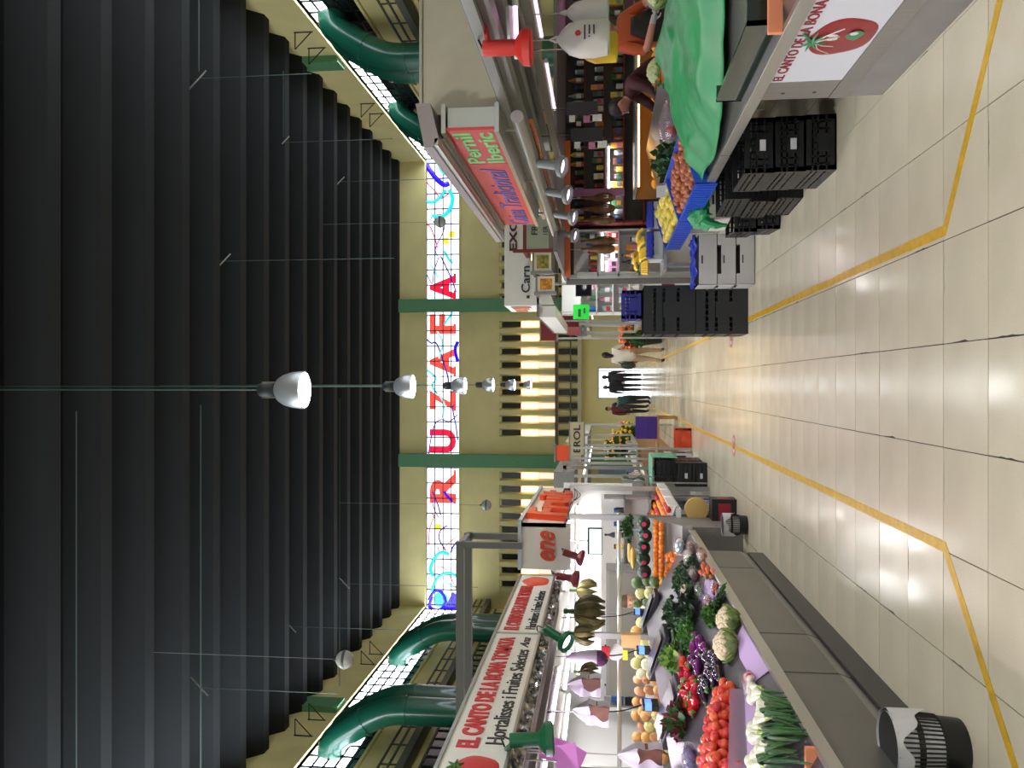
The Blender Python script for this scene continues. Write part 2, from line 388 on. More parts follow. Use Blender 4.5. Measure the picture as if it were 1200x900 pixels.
gcurve([(536, 400), (533, 410), (536, 424)], 'blue', .16); gcurve([(500, 322), (506, 332), (508, 318), (514, 300)], 'vio', .05); gcurve([(516, 300), (522, 312), (530, 330), (534, 342)], 'vio', .07)
gcurve([(520, 294), (526, 304), (530, 308)], 'cyan', .12); gcurve([(504, 310), (510, 318), (512, 326)], 'pale', .1); gcurve([(498, 262), (504, 266), (510, 282), (512, 290)], 'red', .06)
gcurve([(504, 256), (508, 252), (518, 252), (520, 268), (510, 290), (512, 300)], 'vio', .05); gcurve([(498, 236), (508, 236), (516, 230), (522, 222)], 'cyan', .16)
gcurve([(506, 252), (516, 254), (526, 246), (530, 232), (526, 222)], 'cyan', .2); gcurve([(497, 208), (502, 216), (510, 224), (516, 232), (526, 226)], 'red', .06)
gcurve([(499, 192), (504, 200), (512, 210), (520, 216), (526, 214)], 'blue', .26); gcurve([(514, 192), (518, 200), (522, 204)], 'cyan', .2)
for x, y in ((513, 618), (522, 282), (529, 274)):
    c = gpt(x, y); mb = MB(); mb.cbox(c, (.34, .03, .34)); obj('glass_chip', mb, GM['yel'], gl)
mb = MB(); c = gpt(498, 187); e = gpt(536, 191); mb.box(e.x - .1, c.x + .1, c.y, c.y + .03, e.z, c.z); 
# thin sills around the band
mb = MB(); mb.box(-HX, HX, HY - .08, HY + .2, zb - .1, zb); mb.box(-HX, HX, HY - .08, HY + .2, zt, zt + .1); struct(obj('trim_5', mb, m_wall))
# ---- side walls
ZW0, ZW1 = 9.75, 11.7; PW = 0.84
for sd, wn in ((-1, 'left'), (1, 'right')):
    def bx(m, x0, x1, *a): m.box(min(sd * x0, sd * x1), max(sd * x0, sd * x1), *a)
    mb = MB(); bx(mb, HX, HX + .4, -8, HY + .4, ZW1, HZ + 1.2); bx(mb, HX, HX + .4, -8, HY + .4, 0, ZW0)
    wl = struct(obj('wall_' + wn, mb, m_wall))
    win = struct(thing('window_%d' % (3 if sd < 0 else 4), '', '', (sd * HX, 20, ZW0))); del win['label']; del win['category']
    ph2 = (ZW1 - ZW0) / 5; q = MB(); q.box(-.015, .015, -PW / 2 + .03, PW / 2 - .03, -ph2 / 2 + .025, ph2 / 2 - .025); p_l = q.mesh('pane', m_lit); p_d = q.mesh('pane', m_glass_d)
    n = 26
    for i in range(n):
        for j in range(5):
            lit = (j >= 3) if sd > 0 else (j >= 1 or i < 6)
            o = link('pane', p_l if lit else p_d, win); o.location = (sd * (HX + .15), HY - .1 - (i + .5) * PW, ZW0 + (j + .5) * ph2)
    mb = MB(); y0 = HY - .1 - n * PW
    for i in range(n + 1): bx(mb, HX + .1, HX + .2, HY - .1 - i * PW - .055, HY - .1 - i * PW + .055, ZW0, ZW1)
    for j in range(6): bx(mb, HX + .1, HX + .2, y0, HY, ZW0 + j * ph2 - .04, ZW0 + j * ph2 + .04)
    obj('glazing_bars', mb, m_dark, win)
    # rest of the clerestory towards the entrance end, past the photograph
    mb = MB(); bx(mb, HX + .1, HX + .2, -8, y0, ZW0, ZW1); obj('far_panes', mb, m_lit if sd < 0 else mat('daylight_half', (255, 255, 255), .5, emit=WIN * .4, ergb=(238, 246, 255)), win)
    mb = MB(); bx(mb, HX - .1, HX + .1, -8, HY, ZW1, ZW1 + .08); bx(mb, HX - .12, HX + .1, -8, HY, ZW0 - .1, ZW0); struct(obj('trim_%d' % (6 if sd < 0 else 7), mb, m_wall))
    for k, Y in enumerate((31.2, 22.3, 40.1)):
        mb = MB(); bx(mb, HX - .25, HX + .02, Y - .45, Y + .45, ZW1 + .1, HZ + .8); bx(mb, HX - .25, HX + .02, Y - .45, Y + .45, 0, ZW0 - .1)
        if k < 2: struct(obj('trim_%d' % (8 + k + (0 if sd < 0 else 2)), mb, m_green))
    # gallery beam with its lattice of dark windows below
    mb = MB(); bx(mb, HX - .55, HX, 14, HY, 7.95, 8.2); bx(mb, HX - .5, HX - .42, 14, HY, 8.75, 8.8); bx(mb, HX - .5, HX - .42, 14, HY, 8.45, 8.5)
    for k in range(22): bx(mb, HX - .48, HX - .44, 14.2 + k * 1.45, 14.25 + k * 1.45, 8.2, 8.8)
    struct(obj('trim_%d' % (12 if sd < 0 else 13), mb, mat('gallery_steel', (92, 92, 84), 0.5, 0.3)))
    w5 = struct(thing('window_%d' % (5 if sd < 0 else 6), '', '', (sd * HX, 20, 5.6))); del w5['label']; del w5['category']
    q = MB(); q.box(-.02, .02, -.66, .66, 5.7, 7.6); pm = q.mesh('pane', m_glass_d)
    for k in range(22):
        o = link('pane', pm, w5); o.location = (sd * (HX - .03), 14.8 + k * 1.4, 0)
    mb = MB()
    for zz in (5.62, 6.3, 6.95, 7.65): bx(mb, HX - .09, HX, 14.1, HY - .3, zz - .035, zz + .035)
    for k in range(45): bx(mb, HX - .09, HX, 14.1 + k * .7 - .025, 14.1 + k * .7 + .025, 5.62, 7.65)
    obj('glazing_bars', mb, mat('bar_paint', (70, 74, 66), 0.5), w5)
    # wall brackets
    g = 'black triangular wall brackets'
    for Y in (28.6, 30.0, 36.2, 37.6):
        z = 12.35 if Y < 33 else 12.2
        mb = MB(); X = sd * (HX - .02); xi = sd * (HX - .62)
        mb.tube([(X, Y, z + .35), (X, Y, z - .35)], .02, 6); mb.tube([(X, Y, z + .3), (xi, Y, z + .3)], .02, 6); mb.tube([(xi, Y, z + .3), (X, Y, z - .3)], .02, 6)
        tag(obj('wall_bracket', mb, m_dark), 'thin black triangular bracket above the %s window band, %s from the lettered glass' % ('bright' if sd < 0 else 'dim', {28.6: 'fourth', 30.0: 'third', 36.2: 'second', 37.6: 'first'}[Y]), 'bracket', g)
    # big green ventilation ducts, two side by side at each place
    m_duct = mat('duct_green', (22, 92, 72), 0.28, 0.0, coat=0.4)
    for k, Y in enumerate((27.6, 28.75, 36.9, 38.05)):
        pts = bez([(sd * 12.75, Y, 11.0), (sd * 12.25, Y + .05, 10.85), (sd * 11.75, Y + .1, 10.1), (sd * 11.35, Y + .15, 9.35), (sd * 11.2, Y + .2, 8.6), (sd * 11.2, Y + .2, 7.2), (sd * 11.2, Y + .2, 0)], 36)
        r = thing('ventilation_duct', 'green duct from the %s window band, %s of the pair %s the lettered glass' % ('bright' if sd < 0 else 'dim', 'inner' if k % 2 else 'outer', 'away from' if k < 2 else 'next to'), 'duct', (sd * 11.2, Y + .2, 0))
        mb = MB(); mb.tube(pts, .47, 20); obj('pipe', mb, m_duct, r, True)
        for p, d in ((pts[14], pts[15] - pts[13]), (pts[26], Vector((0, 0, 1)))):
            d = d.normalized(); mb = MB(); mb.tube([p - d * .05, p + d * .05], .5, 20); obj('flange', mb, m_duct, r, True)
# wall behind the camera: the market's entrance front
mb = MB(); mb.box(-HX - .4, HX + .4, -8.4, -8, 5.2, HZ + 1.2); mb.box(-HX - .4, -7, -8.4, -8, 0, 5.2); mb.box(7, HX + .4, -8.4, -8, 0, 5.2); struct(obj('wall_front', mb, m_wall))
# ---- ceiling of dark folded baffles
m_baf = mat('baffle_dark', (14, 18, 24), 0.8, var=0.12, scale=0.5, stretch=(1, 1, 1))
mb = MB(); mb.box(-HX - .4, HX + .4, -8.4, HY + .4, HZ + 1.15, HZ + 1.35); ce = struct(obj('ceiling', mb, m_baf))
prof = [(0, 0), (.42, 0.0), (.75, .85), (-.62, .85), (-.55, .55)]
q = MB(); q.prism(prof, lambda u, v, w: Vector((w, u, v)), -HX, HX); bm_ = q.mesh('baffle', m_baf)
Y = HY - .5; BP = 1.84
while Y > -8:
    o = link('baffle', bm_, ce); o.location = (0, Y, HZ + .02); Y -= BP
# ---- pendant lamps over the aisle
m_bal = mat('lamp_ballast', (58, 62, 64), 0.5, 0.4); m_ref = mat('lamp_reflector', (196, 200, 208), 0.3, 0.45)
m_bulb = mat('lamp_mouth', (255, 255, 255), 0.4, emit=22, ergb=(250, 252, 255))
def pendant():
    r = thing('pendant_lamp', 'x', 'lamp', (0, 0, 0), 'lit bell lamps hung in a row over the aisle')
    mb = MB(); mb.lathe([(0.0, .15), (.08, .16), (.14, .2), (.185, .27), (.213, .36), (.225, .46), (.228, .52), (.212, .52), (.208, .44), (.17, .27), (.0, .18)][::-1], 28, M=Matrix.Scale(-1, 3, Vector((0, 0, 1)))); rf = obj('reflector', mb, m_ref, r, True)
    mb = MB(); mb.lathe([(.0, -.56), (.1, -.55), (.18, -.53), (.218, -.515)], 28); obj('mouth', mb, m_bulb, rf)
    mb = MB(); mb.lathe([(.0, .06), (.07, .05), (.085, .02), (.085, -.14), (.06, -.17), (.0, -.17)][::-1], 16); obj('ballast', mb, m_bal, r, True)
    mb = MB(); mb.box(-.1, .1, -.012, .012, -.02, .01); mb.box(.085, .1, -.012, .012, -.2, .01); mb.box(-.1, -.085, -.012, .012, -.2, .01); obj('bracket', mb, m_alu, r)
    mb = MB(); mb.tube([(0, 0, .05), (0, 0, 8.3)], .011, 6); obj('rod', mb, mat('rod_green', (64, 84, 74), 0.4, .5), r)
    return r
pend = Proto(pendant()); LZ = 5.75
ys = []
for k, (x, y) in enumerate(((357, 457), (484, 453), (545, 452), (578, 451), (603, 451), (622, 451))):
    a, c, d = ray(x, y); t = (LZ - .52 - EYE) / d; Y = c * t; X = a * t; ys.append(Y)
    pend((X, Y, LZ), 0, 1, 'lit bell-shaped pendant lamp, %s' % ('first of the row, before the dark folded ceiling', 'second of the row, before the top of the back wall', 'third of the row, before the lettered glass', 'fourth of the row, against the cream band', 'fifth of the row, against the slot windows', 'sixth of the row, against the slot windows')[k])
for k, Y in enumerate(ys + [ys[0] - 7.0]):
    ld = bpy.data.lights.new('pendant_light', 'SPOT'); ld.energy = LAMP_W; ld.spot_size = radians(140); ld.spot_blend = .6; ld.shadow_soft_size = .2; ld.color = (1, .98, .95)
    lo = bpy.data.objects.new('pendant_light', ld); COL.objects.link(lo); lo.location = (-.05, Y, LZ - .56)
pend((-.05, ys[0] - 7.0, LZ), 0, 1, 'lit bell-shaped pendant lamp with grey reflector, over the entrance end of the aisle')
# frosted globes that are switched off
def globe():
    r = thing('globe_pendant', 'x', 'lamp', (0, 0, 0), 'unlit frosted globe pendants')
    mb = MB(); mb.ball((0, 0, 0), .23, (1, 1, 1), 20, 12); gb = obj('globe', mb, mat('frosted_globe', (214, 214, 206), 0.25, trans=.25), r, True)
    mb = MB()
    for k in range(7): mb.tube([(.2 * cos(2 * pi * k / 7) * .5, .2 * sin(2 * pi * k / 7) * .5, -.06), (.2 * cos(2 * pi * k / 7) * .5, .2 * sin(2 * pi * k / 7) * .5, .06)], .012, 5)
    mb.lathe([(.236, -.035), (.236, .035)], 20); obj('vent_ring', mb, mat('vent_dark', (84, 84, 80), .5), gb)
    mb = MB(); mb.lathe([(.0, .3), (.03, .29), (.05, .22)][::-1], 12); obj('cap', mb, m_bal, r)
    mb = MB(); mb.tube([(0, 0, .28), (0, 0, 9)], .008, 5); obj('cable', mb, mat('cable_grey', (120, 124, 118), .5), r); return r
gp = Proto(globe())
for (x, y, Y, lab) in ((404, 773, 20.5, 'unlit frosted globe pendant hanging before the folded ceiling'), (516, 260, 33, 'unlit frosted globe pendant hanging before the stained glass'), (570, 592, 36, 'small unlit frosted globe pendant before the cream band')):
    p = at(x, y, Y); gp(p, 0, 1.0, lab)
# conduits under the ceiling and hangers
m_cond = mat('conduit_green', (70, 88, 80), .45, .3)
def wire(label, pts, r=.02, m=m_cond, name='ceiling_conduit', cat='conduit', group='thin conduits under the ceiling'):
    mb = MB(); mb.tube(pts, r, 5); return tag(obj(name, mb, m), label, cat, group)
for k, (x, Y) in enumerate(((66, 16.9), (235, 22.5), (398, 33), (442, 41.5))):
    z = at(x, 450, Y).z; wire('thin grey-green conduit under the %s baffles counted from the lettered glass' % ('sixteenth', 'thirteenth', 'seventh', 'second')[k], [(-HX + .2, Y, min(z, HZ - .05)), (-HX + 12, Y, min(z, HZ - .05))], .014 if k != 1 else .022)
for k, (x0, y0, x1, dy, lab) in enumerate(((233, 92, 365, 75, 'before the pale green strip of the half-dark wall'), (332, 167, 460, 120, 'reaching the top edge of the half-dark wall'), (398, 213, 500, 90, 'before the blue end of the stained glass'), (340, 734, 470, -40, 'reaching the corner of the bright window wall'), (404, 684, 560, -90, 'before the cyan loops of the stained glass'), (262, 306, 462, 60, 'before the first red A of the glass'), (235, 806, 396, 60, 'above the first duct of the bright window wall'))):
    a = atZ(x0, y0, HZ + .05); b = at(x1, y0, a.y); b.x = a.x; s_ = 1 if y0 < 450 else -1
    r = thing('hanger_rod', 'thin hanger rod with slanting arm ' + lab, 'rod', tuple(a), 'thin hanger rods')
    mb = MB(); mb.tube([a + Vector((0, 0, 1.16)), b], .011, 5); obj('rod', mb, m_cond, r)
    mb = MB(); mb.tube([a + Vector((-.3 * s_, 0, .3)), a + Vector((.22 * s_, 0, -.22))], .022, 5); obj('arm', mb, m_alu, r)
    if k < 2:
        mb = MB(); mb.tube([a + Vector((.2, 0, .0)), a + Vector((2.6, 0, 0))], .02, 5); obj('feed_pipe', mb, m_cond, r)
# ================================================================ STALLS
LX = -1.755; RX = 1.72
def tl(x, y, h=0.0):       # point on the sloping tray of the steel counter
    a, c, d = ray(x, y); t = (0.62 + h - EYE - 0.55 * 1.755) / (d + 0.55 * a); return Vector((a * t, c * t, EYE + d * t))
def tr(x, y, h=0.0):       # point on the sloping tray of the tomato-sign counter
    a, c, d = ray(x, y); t = (0.755 + h - EYE - 0.3 * 1.72) / (d - 0.3 * a); return Vector((a * t, c * t, EYE + d * t))
def cross(x, y):           # point on the sloping end display beyond the steel counter
    return at(x, y, 10.15 + (795 - x) / 50 * .6)
m_cgrey = mat('counter_grey', (112, 110, 106), 0.35, 0.35, var=0.08, scale=2.5)
m_cdark = mat('counter_kick', (70, 69, 68), 0.4, 0.3)
m_lav = mat('lavender_sheet', (205, 176, 226), 0.6)
# ---- the long steel vegetable counter
r = thing('produce_counter', 'long grey steel vegetable counter with seamed front panels', 'counter', (LX, 5.6, 0))
for (a, b) in ((2.6, 5.19), (5.21, 5.99), (6.01, 8.09), (8.11, 8.9)):
    mb = MB(); mb.box(LX - .03, LX, a, b, .235, .6); obj('front_panel', mb, m_cgrey, r, bevel=.003)
    mb = MB(); mb.prism([(LX, .235), (LX - .03, .155), (LX - .05, .155), (LX - .03, .235)], lambda u, v, w: Vector((u, w, v)), a, b); obj('foot_strip', mb, m_steel, r)
mb = MB(); mb.box(-2.75, LX - .01, 2.6, 8.9, 0, .15); obj('plinth', mb, m_cdark, r)
mb = MB(); mb.box(-2.75, LX - .035, 2.62, 8.88, .15, .58); obj('body', mb, m_cdark, r)
mb = MB(); mb.prism([(LX, .62), (LX - 1.0, 1.17), (LX - 1.0, 1.13), (LX, .58)], lambda u, v, w: Vector((u, w, v)), 2.6, 10.05); obj('tray', mb, mat('tray_dark', (84, 80, 88), .4, .3), r)
mb = MB(); mb.box(LX - .012, LX + .018, 2.6, 10.05, .57, .645); obj('lip', mb, m_alu, r, bevel=.004)
mb = MB(); mb.prism([(LX - .05, .58), (LX - 1.0, 1.1), (LX - 1.0, .0), (LX - .9, 0)], lambda u, v, w: Vector((u, w, v)), 8.82, 8.9); obj('end_panel', mb, m_grey, r)
def sheet(name, poly, m, parent=None, th=.006, lift=.004):
    P = [Vector(p) for p in poly]; mb = MB(); n = len(P); up_ = Vector((0, 0, 1))
    mb.add([p + up_ * lift for p in P] + [p + up_ * (lift + th) for p in P], [tuple(range(n))[::-1], tuple(range(n, 2 * n))] + [(i, (i + 1) % n, n + (i + 1) % n, n + i) for i in range(n)])
    return obj(name, mb, m, parent)
o = sheet('lavender_paper', [tl(872, 731), tl(906, 783), tl(885, 800), tl(868, 770), tl(866, 745)], m_lav); tag(o, 'lavender paper sheet on the steel tray below the cauliflowers', 'paper')
o = sheet('lavender_paper', [tl(872, 800), tl(886, 795), tl(890, 900), tl(878, 905)], m_lav); tag(o, 'lavender paper strip between the tomatoes and spring onions', 'paper')
o = sheet('lavender_paper', [tl(829, 668), tl(838, 678), tl(836, 712), tl(824, 705)], m_lav); tag(o, 'crumpled lavender wrapper between the carrots and green bundles', 'paper')
# price board standing at the near end
def board(label, y, X0, X1, Y, z0, z1, m):
    mb = MB(); mb.box(min(X0, X1), max(X0, X1), Y, Y + .03, z0, z1); return tag(obj('divider_board', mb, m, bevel=.004), label, 'board')
m_salm = mat('salmon_lit_board', (240, 150, 110), 0.5)  # orange light falling on the boards is put into this colour
board('salmon-lit end board of the steel vegetable counter', 0, LX + .01, LX - .5, 4.1, .6, .69, m_salm)
# ---- tray fills
def fill(poly, r, jit=0.25, seed=1):    # hex fill of a pixel polygon on a plane given as 3d points
    q = random.Random(seed); P = [(p.x, p.y) for p in poly]; xs = [p[0] for p in P]; ys = [p[1] for p in P]; out = []
    def ins(x, y):
        c = False; n = len(P)
        for i in range(n):
            (x1, y1), (x2, y2) = P[i], P[(i + 1) % n]
            if (y1 > y) != (y2 > y) and x < (x2 - x1) * (y - y1) / (y2 - y1) + x1: c = not c
        return c
    yy = min(ys); row = 0
    while yy < max(ys):
        xx = min(xs) + (r if row % 2 else 0)
        while xx < max(xs):
            if ins(xx, yy): out.append((xx + q.uniform(-jit, jit) * r * .4, yy + q.uniform(-jit, jit) * r * .4))
            xx += 2 * r * .98
        yy += r * 1.72; row += 1
    return out
def zl(X, Y=0): return .62 + .55 * (-X - 1.755)
m_stalk = mat('stalk_green', (62, 110, 40), .6)
def fruit(name, label, cat, group, r, m, sc=(1, 1, 1), lobes=0, stalk=True, seg=14):
    root = thing(name, label, cat, (0, 0, 0), group)
    mb = MB(); fn = None
    if lobes: fn = lambda p: 1 + .05 * cos(lobes * atan2(p.y, p.x)) * (1 - abs(p.z)) - .1 * max(0, abs(p.z) - .85) / .15
    mb.ball((0, 0, 0), r, sc, seg, 9, fn); obj('flesh', mb, m, root, True)
    if stalk:
        mb = MB()
        for k in range(5):
            a = 2 * pi * k / 5; mb.add([(0, 0, r * sc[2] * .93), (r * .1 * cos(a - .6), r * .1 * sin(a - .6), r * sc[2] * .97), (r * .38 * cos(a), r * .38 * sin(a), r * sc[2] * .95), (r * .1 * cos(a + .6), r * .1 * sin(a + .6), r * sc[2] * .97)], [(0, 1, 2, 3)])
        mb.tube([(0, 0, r * sc[2] * .9), (0, r * .03, r * sc[2] * 1.12)], r * .06, 5); obj('stalk', mb, m_stalk, root)
    return Proto(root)
def tiltpile(pr, pts, zf, r, seed=3, layer2=True, lab=None):
    q = random.Random(seed)
    for x, y in pts: pr((x, y, zf(x, y) + r * 1.02), q.uniform(0, 6.3), q.uniform(.93, 1.05), lab, q.uniform(-.7, .7), q.uniform(-.7, .7))
m_tom = mat('tomato_skin', (222, 58, 60), .22, rgb2=(232, 104, 66), scale=9, objvar=.16)
tom = fruit('tomato', 'pink-red tomato in the heap behind the spring onions', 'tomato', 'tomatoes heaped on the steel counter', .036, m_tom, (1, 1, .86), 5)
poly = [tl(853, 794), tl(870, 812), tl(872, 850), tl(876, 905), tl(834, 905), tl(838, 850), tl(846, 812)]
pts = fill(poly, .036, seed=4)
tiltpile(tom, pts, zl, .036, 5)
poly2 = [tl(856, 804), tl(868, 815), tl(870, 905), tl(840, 905), tl(845, 850)]
tiltpile(tom, fill(poly2, .037, seed=6), lambda x, y: zl(x) + .052, .036, 7)
poly3 = [tl(857, 818), tl(866, 828), tl(868, 905), tl(846, 905)]
tiltpile(tom, fill(poly3, .038, seed=8), lambda x, y: zl(x) + .1, .036, 9)
mb = MB(); a, b = tl(874, 808), tl(879, 912)
mb.add([a, b, b + Vector((0, 0, .12)), a + Vector((0, 0, .1))], [(0, 1, 2, 3)]); tag(obj('tray_divider', mb, mat('clear_plastic', (214, 196, 220), .15, trans=.6, alpha=.8), solid=.004), 'clear plastic divider holding back the tomatoes', 'divider')
# spring onions
m_bulb2 = mat('onion_white', (236, 236, 214), .35); m_leaf = mat('onion_leaf', (58, 104, 42), .45, rgb2=(30, 74, 34), scale=5, objvar=.25); m_leafl = mat('onion_neck', (158, 190, 92), .45)
g = 'spring onions lying on the counter edge'
for k in range(15):
    q = random.Random(100 + k); y = 806 + k * 6.6
    b = tl(884 + q.uniform(-5, 9), y, .05); e = tl(930 + q.uniform(-6, 14), min(y + q.uniform(-22, 4), 897), .03 + q.uniform(0, .05))
    r = thing('spring_onion', 'spring onion with white bulb and long green leaves beside the tomatoes', 'spring onion', tuple(b), g)
    d = (e - b).normalized(); mb = MB(); mb.ball(b, .036, (1.0, 1.0, .95), 12, 8); mb.tube([b, b + d * .05, b + d * .12], [.03, .02, .013], 8); obj('bulb', mb, m_bulb2, r, True)
    mb = MB(); mb.tube([b + d * .11, b + d * .2], [.014, .012], 8); obj('neck', mb, m_leafl, r, True)
    for j in range(5):
        s = Vector((q.uniform(-.02, .02), q.uniform(-.09, .09), q.uniform(.0, .07))); m1 = b + d * .2; end = e + s + d * q.uniform(-.08, .1)
        if end.x > LX + .03: end.x = LX + .03 + q.uniform(0, .02); end.z = max(end.z - .02, .66)
        mid = (m1 + end) / 2 + Vector((0, q.uniform(-.03, .03), .05 + q.uniform(0, .03)))
        mb = MB(); mb.tube(bez([m1, mid, end], 8), [.009, .011, .012, .012, .011, .01, .009, .006, .003][:9], 6, sq=.6); obj('leaf', mb, m_leaf, r, True)
# cauliflowers
m_curd = mat('cauli_curd', (236, 222, 184), .7, bump=.6, scale=90); m_cleaf = mat('cauli_leaf', (92, 122, 62), .5, rgb2=(150, 168, 104), scale=14)
def cauli(label, p, r, m=m_curd, name='cauliflower'):
    root = thing(name, label, 'cauliflower', tuple(p)); q = random.Random(int(p.y * 100)); mb = MB()
    mb.ball(p + Vector((0, 0, r * .75)), r * .8, (1, 1, .8), 12, 8)
    for k in range(38):
        a = k * 2.4; t = sqrt((k + .5) / 38) * 1.35; rr = r * .86
        c = p + Vector((sin(t) * cos(a) * rr, sin(t) * sin(a) * rr, r * .72 + cos(t) * rr * .82)); mb.ball(c, r * q.uniform(.19, .27), (1, 1, 1), 8, 6)
    obj('curd', mb, m, root, True)
    for k in range(9):
        a = 2 * pi * k / 9 + q.uniform(-.2, .2); o = Vector((cos(a), sin(a), 0)); s = Vector((-sin(a), cos(a), 0))
        def fn(u, v, o=o, s=s): 
            w = r * .5 * sin(pi * min(1, .18 + u * .8)); return p + o * (r * (.55 + .6 * sin(u * 1.7))) + s * ((v - .5) * 2 * w) + Vector((0, 0, r * (.05 + u * 1.0) - abs(v - .5) * r * .1 + .01 * sin(9 * v + k)))
        mb = MB(); mb.grid(fn, 5, 4); obj('leaf', mb, m_cleaf, root, True, solid=.006)
    return root
cauli('cream cauliflower with cut leaves beside the green stalk bundles', tl(866, 728), .105)
cauli('cream cauliflower with cut leaves beside the lavender paper', tl(864, 757), .105)
cauli('small pinkish cauliflower nested in the dark herbs', tl(812, 693), .075, mat('cauli_pink', (232, 206, 204), .7, bump=.5, scale=90))
# aubergines and peppers
m_aub = mat('aubergine', (44, 20, 48), .15, objvar=.3, coat=.3); m_aub2 = mat('purple_gloss', (110, 26, 104), .12, coat=.6, objvar=.2); m_pep = mat('red_pepper', (196, 28, 30), .16, coat=.4, objvar=.2)
def longveg(name, label, cat, group, m, L, r, green=m_stalk, curve=.1, taper=.55):
    root = thing(name, label, cat, (0, 0, 0), group); mb = MB()
    pts = [Vector((t * L - L / 2, curve * L * (t - .5) ** 2 * 4, 0)) for t in [i / 8 for i in range(9)]]
    mb.tube(pts, [r * w for w in (taper * .5, taper, taper * 1.1, taper * 1.25, .85, .97, 1.0, .85, .35)], 10); obj('flesh', mb, m, root, True)
    mb = MB(); e = pts[0]; mb.tube([e + Vector((-.035, .004, .004)), e, e + Vector((.014, 0, 0))], [.006, .009, r * taper * .95], 7); obj('cap', mb, green, root, True); return Proto(root)
aub = longveg('aubergine', 'dark purple aubergine lying beside the tomatoes', 'aubergine', 'aubergines on the steel counter', m_aub, .2, .04)
for k, (x, y) in enumerate(((841, 768), (846, 780), (838, 781), (848, 792), (842, 795), (834, 772), (837, 790), (832, 800), (830, 812), (836, 806))):
    q = random.Random(k); p = tl(x, y); aub(p + Vector((0, 0, .04)), q.uniform(1.2, 1.9), 1, None, q.uniform(0, 6), .0)
au2 = longveg('purple_aubergine', 'shiny violet aubergine in clear wrap below the herbs', 'aubergine', 'shiny violet aubergines', m_aub2, .16, .042)
for k, (x, y) in enumerate(((822, 747), (827, 756), (820, 762), (826, 768), (818, 775), (832, 760), (824, 782))):
    q = random.Random(30 + k); p = tl(x, y); au2(p + Vector((0, 0, .045)), q.uniform(.6, 2.4), 1, None, q.uniform(0, 6), .1)
pep = longveg('red_pepper', 'glossy red pepper beside the violet aubergines', 'pepper', 'red peppers on the steel counter', m_pep, .13, .035, taper=.9, curve=.25)
for k, (x, y) in enumerate(((806, 779), (812, 783), (806, 790), (813, 795), (818, 800), (809, 802), (814, 809), (820, 812), (810, 815), (816, 821), (822, 824), (811, 826), (805, 818), (818, 830))):
    q = random.Random(60 + k); p = tl(x, y); pep(p + Vector((0, 0, .04)), q.uniform(0, 3.1), 1, None, q.uniform(0, 6), .1)
# herb bunches
def herb(name, label, p, L, W, H, cols_, n=220, leaf=.02, cat='herb', seed=0):
    root = thing(name, label, cat, tuple(p)); q = random.Random(seed + 11)
    for mi, c in enumerate(cols_):
        mb = MB()
        for k in range(n // len(cols_)):
            t = q.uniform(0, 6.283); rr = sqrt(q.random()); h = q.random()
            c0 = Vector((p.x + cos(t) * rr * W * (1 - .3 * h), p.y + sin(t) * rr * L * (1 - .3 * h), p.z + .01 + h * H * (1.15 - rr * .7)))
            d = Vector((q.uniform(-1, 1), q.uniform(-1, 1), q.uniform(-.2, 1))).normalized(); s = d.orthogonal().normalized(); s.rotate(Matrix.Rotation(q.uniform(0, 6), 3, d)); l = leaf * q.uniform(.7, 1.4)
            mb.add([c0, c0 + d * l * .6 + s * l * .45, c0 + d * l * 1.3, c0 + d * l * .6 - s * l * .45], [(0, 1, 2, 3)])
        obj('leaves', mb, c, root, False, 0, .0015)
    mb = MB()
    for k in range(14):
        a = q.uniform(0, 6.28); mb.tube([p + Vector((q.uniform(-.02, .02), q.uniform(-.02, .02), .005)), p + Vector((cos(a) * W * .7, sin(a) * L * .7, H * q.uniform(.4, .9)))], .003, 4)
    obj('stems', mb, m_leafl, root); return root
m_h1 = mat('parsley', (72, 126, 40), .5); m_h2 = mat('parsley_dark', (40, 88, 34), .5); m_h3 = mat('chard_dark', (24, 38, 26), .4); m_h4 = mat('dill', (50, 92, 48), .5); m_h5 = mat('dill_dark', (28, 60, 38), .5)
herb('parsley_bunch', 'bright green parsley bunch between the chard and peppers', tl(812, 744), .42, .16, .12, [m_h1, m_h2], 700, .028)
herb('chard_bunch', 'nearly black leafy bunch under the pinkish cauliflower', tl(812, 716), .4, .17, .11, [m_h3, m_h5], 420, .05)
herb('dill_bunch', 'dark feathery dill bunch around the pinkish cauliflower', tl(806, 686), .75, .2, .13, [m_h4, m_h5], 1100, .028)
herb('spinach_bunch', 'dark green leaves behind the parsley beside the scale', tl(793, 722), .55, .16, .1, [m_h5, m_h4], 500, .04)
herb('herb_tuft', 'small green herb tuft beside the carrots', tl(816, 664), .4, .1, .07, [m_h2, m_h5], 300, .025)
cou = longveg('courgette', 'dark green courgette lying behind the parsley bunch', 'courgette', 'courgettes on the steel counter', mat('courgette_skin', (36, 62, 34), .35, objvar=.2), .19, .024, taper=.85, curve=.04)
for k in range(12): q = random.Random(500 + k); cou(tl(796 + (k % 3) * 5, 738 + (k // 3) * 7) + Vector((0, 0, .03 + .02 * (k % 2))), q.uniform(1.0, 2.0), 1)
herb('lettuce_head', 'frilly bright lettuce between the peppers and the scales', tl(796, 772), .2, .12, .12, [m_h1, mat('lettuce', (140, 176, 80), .5)], 300, .05)
herb('lettuce_head', 'frilly reddish lettuce beside the bag of plums', tl(803, 846), .2, .14, .12, [mat('lettuce_red', (110, 50, 60), .5), m_h2], 300, .05)
herb('celery_bunch', 'pale green celery leaves between the cauliflowers and stalk bundles', tl(838, 722), .2, .1, .09, [m_h1, m_h2], 260, .03)
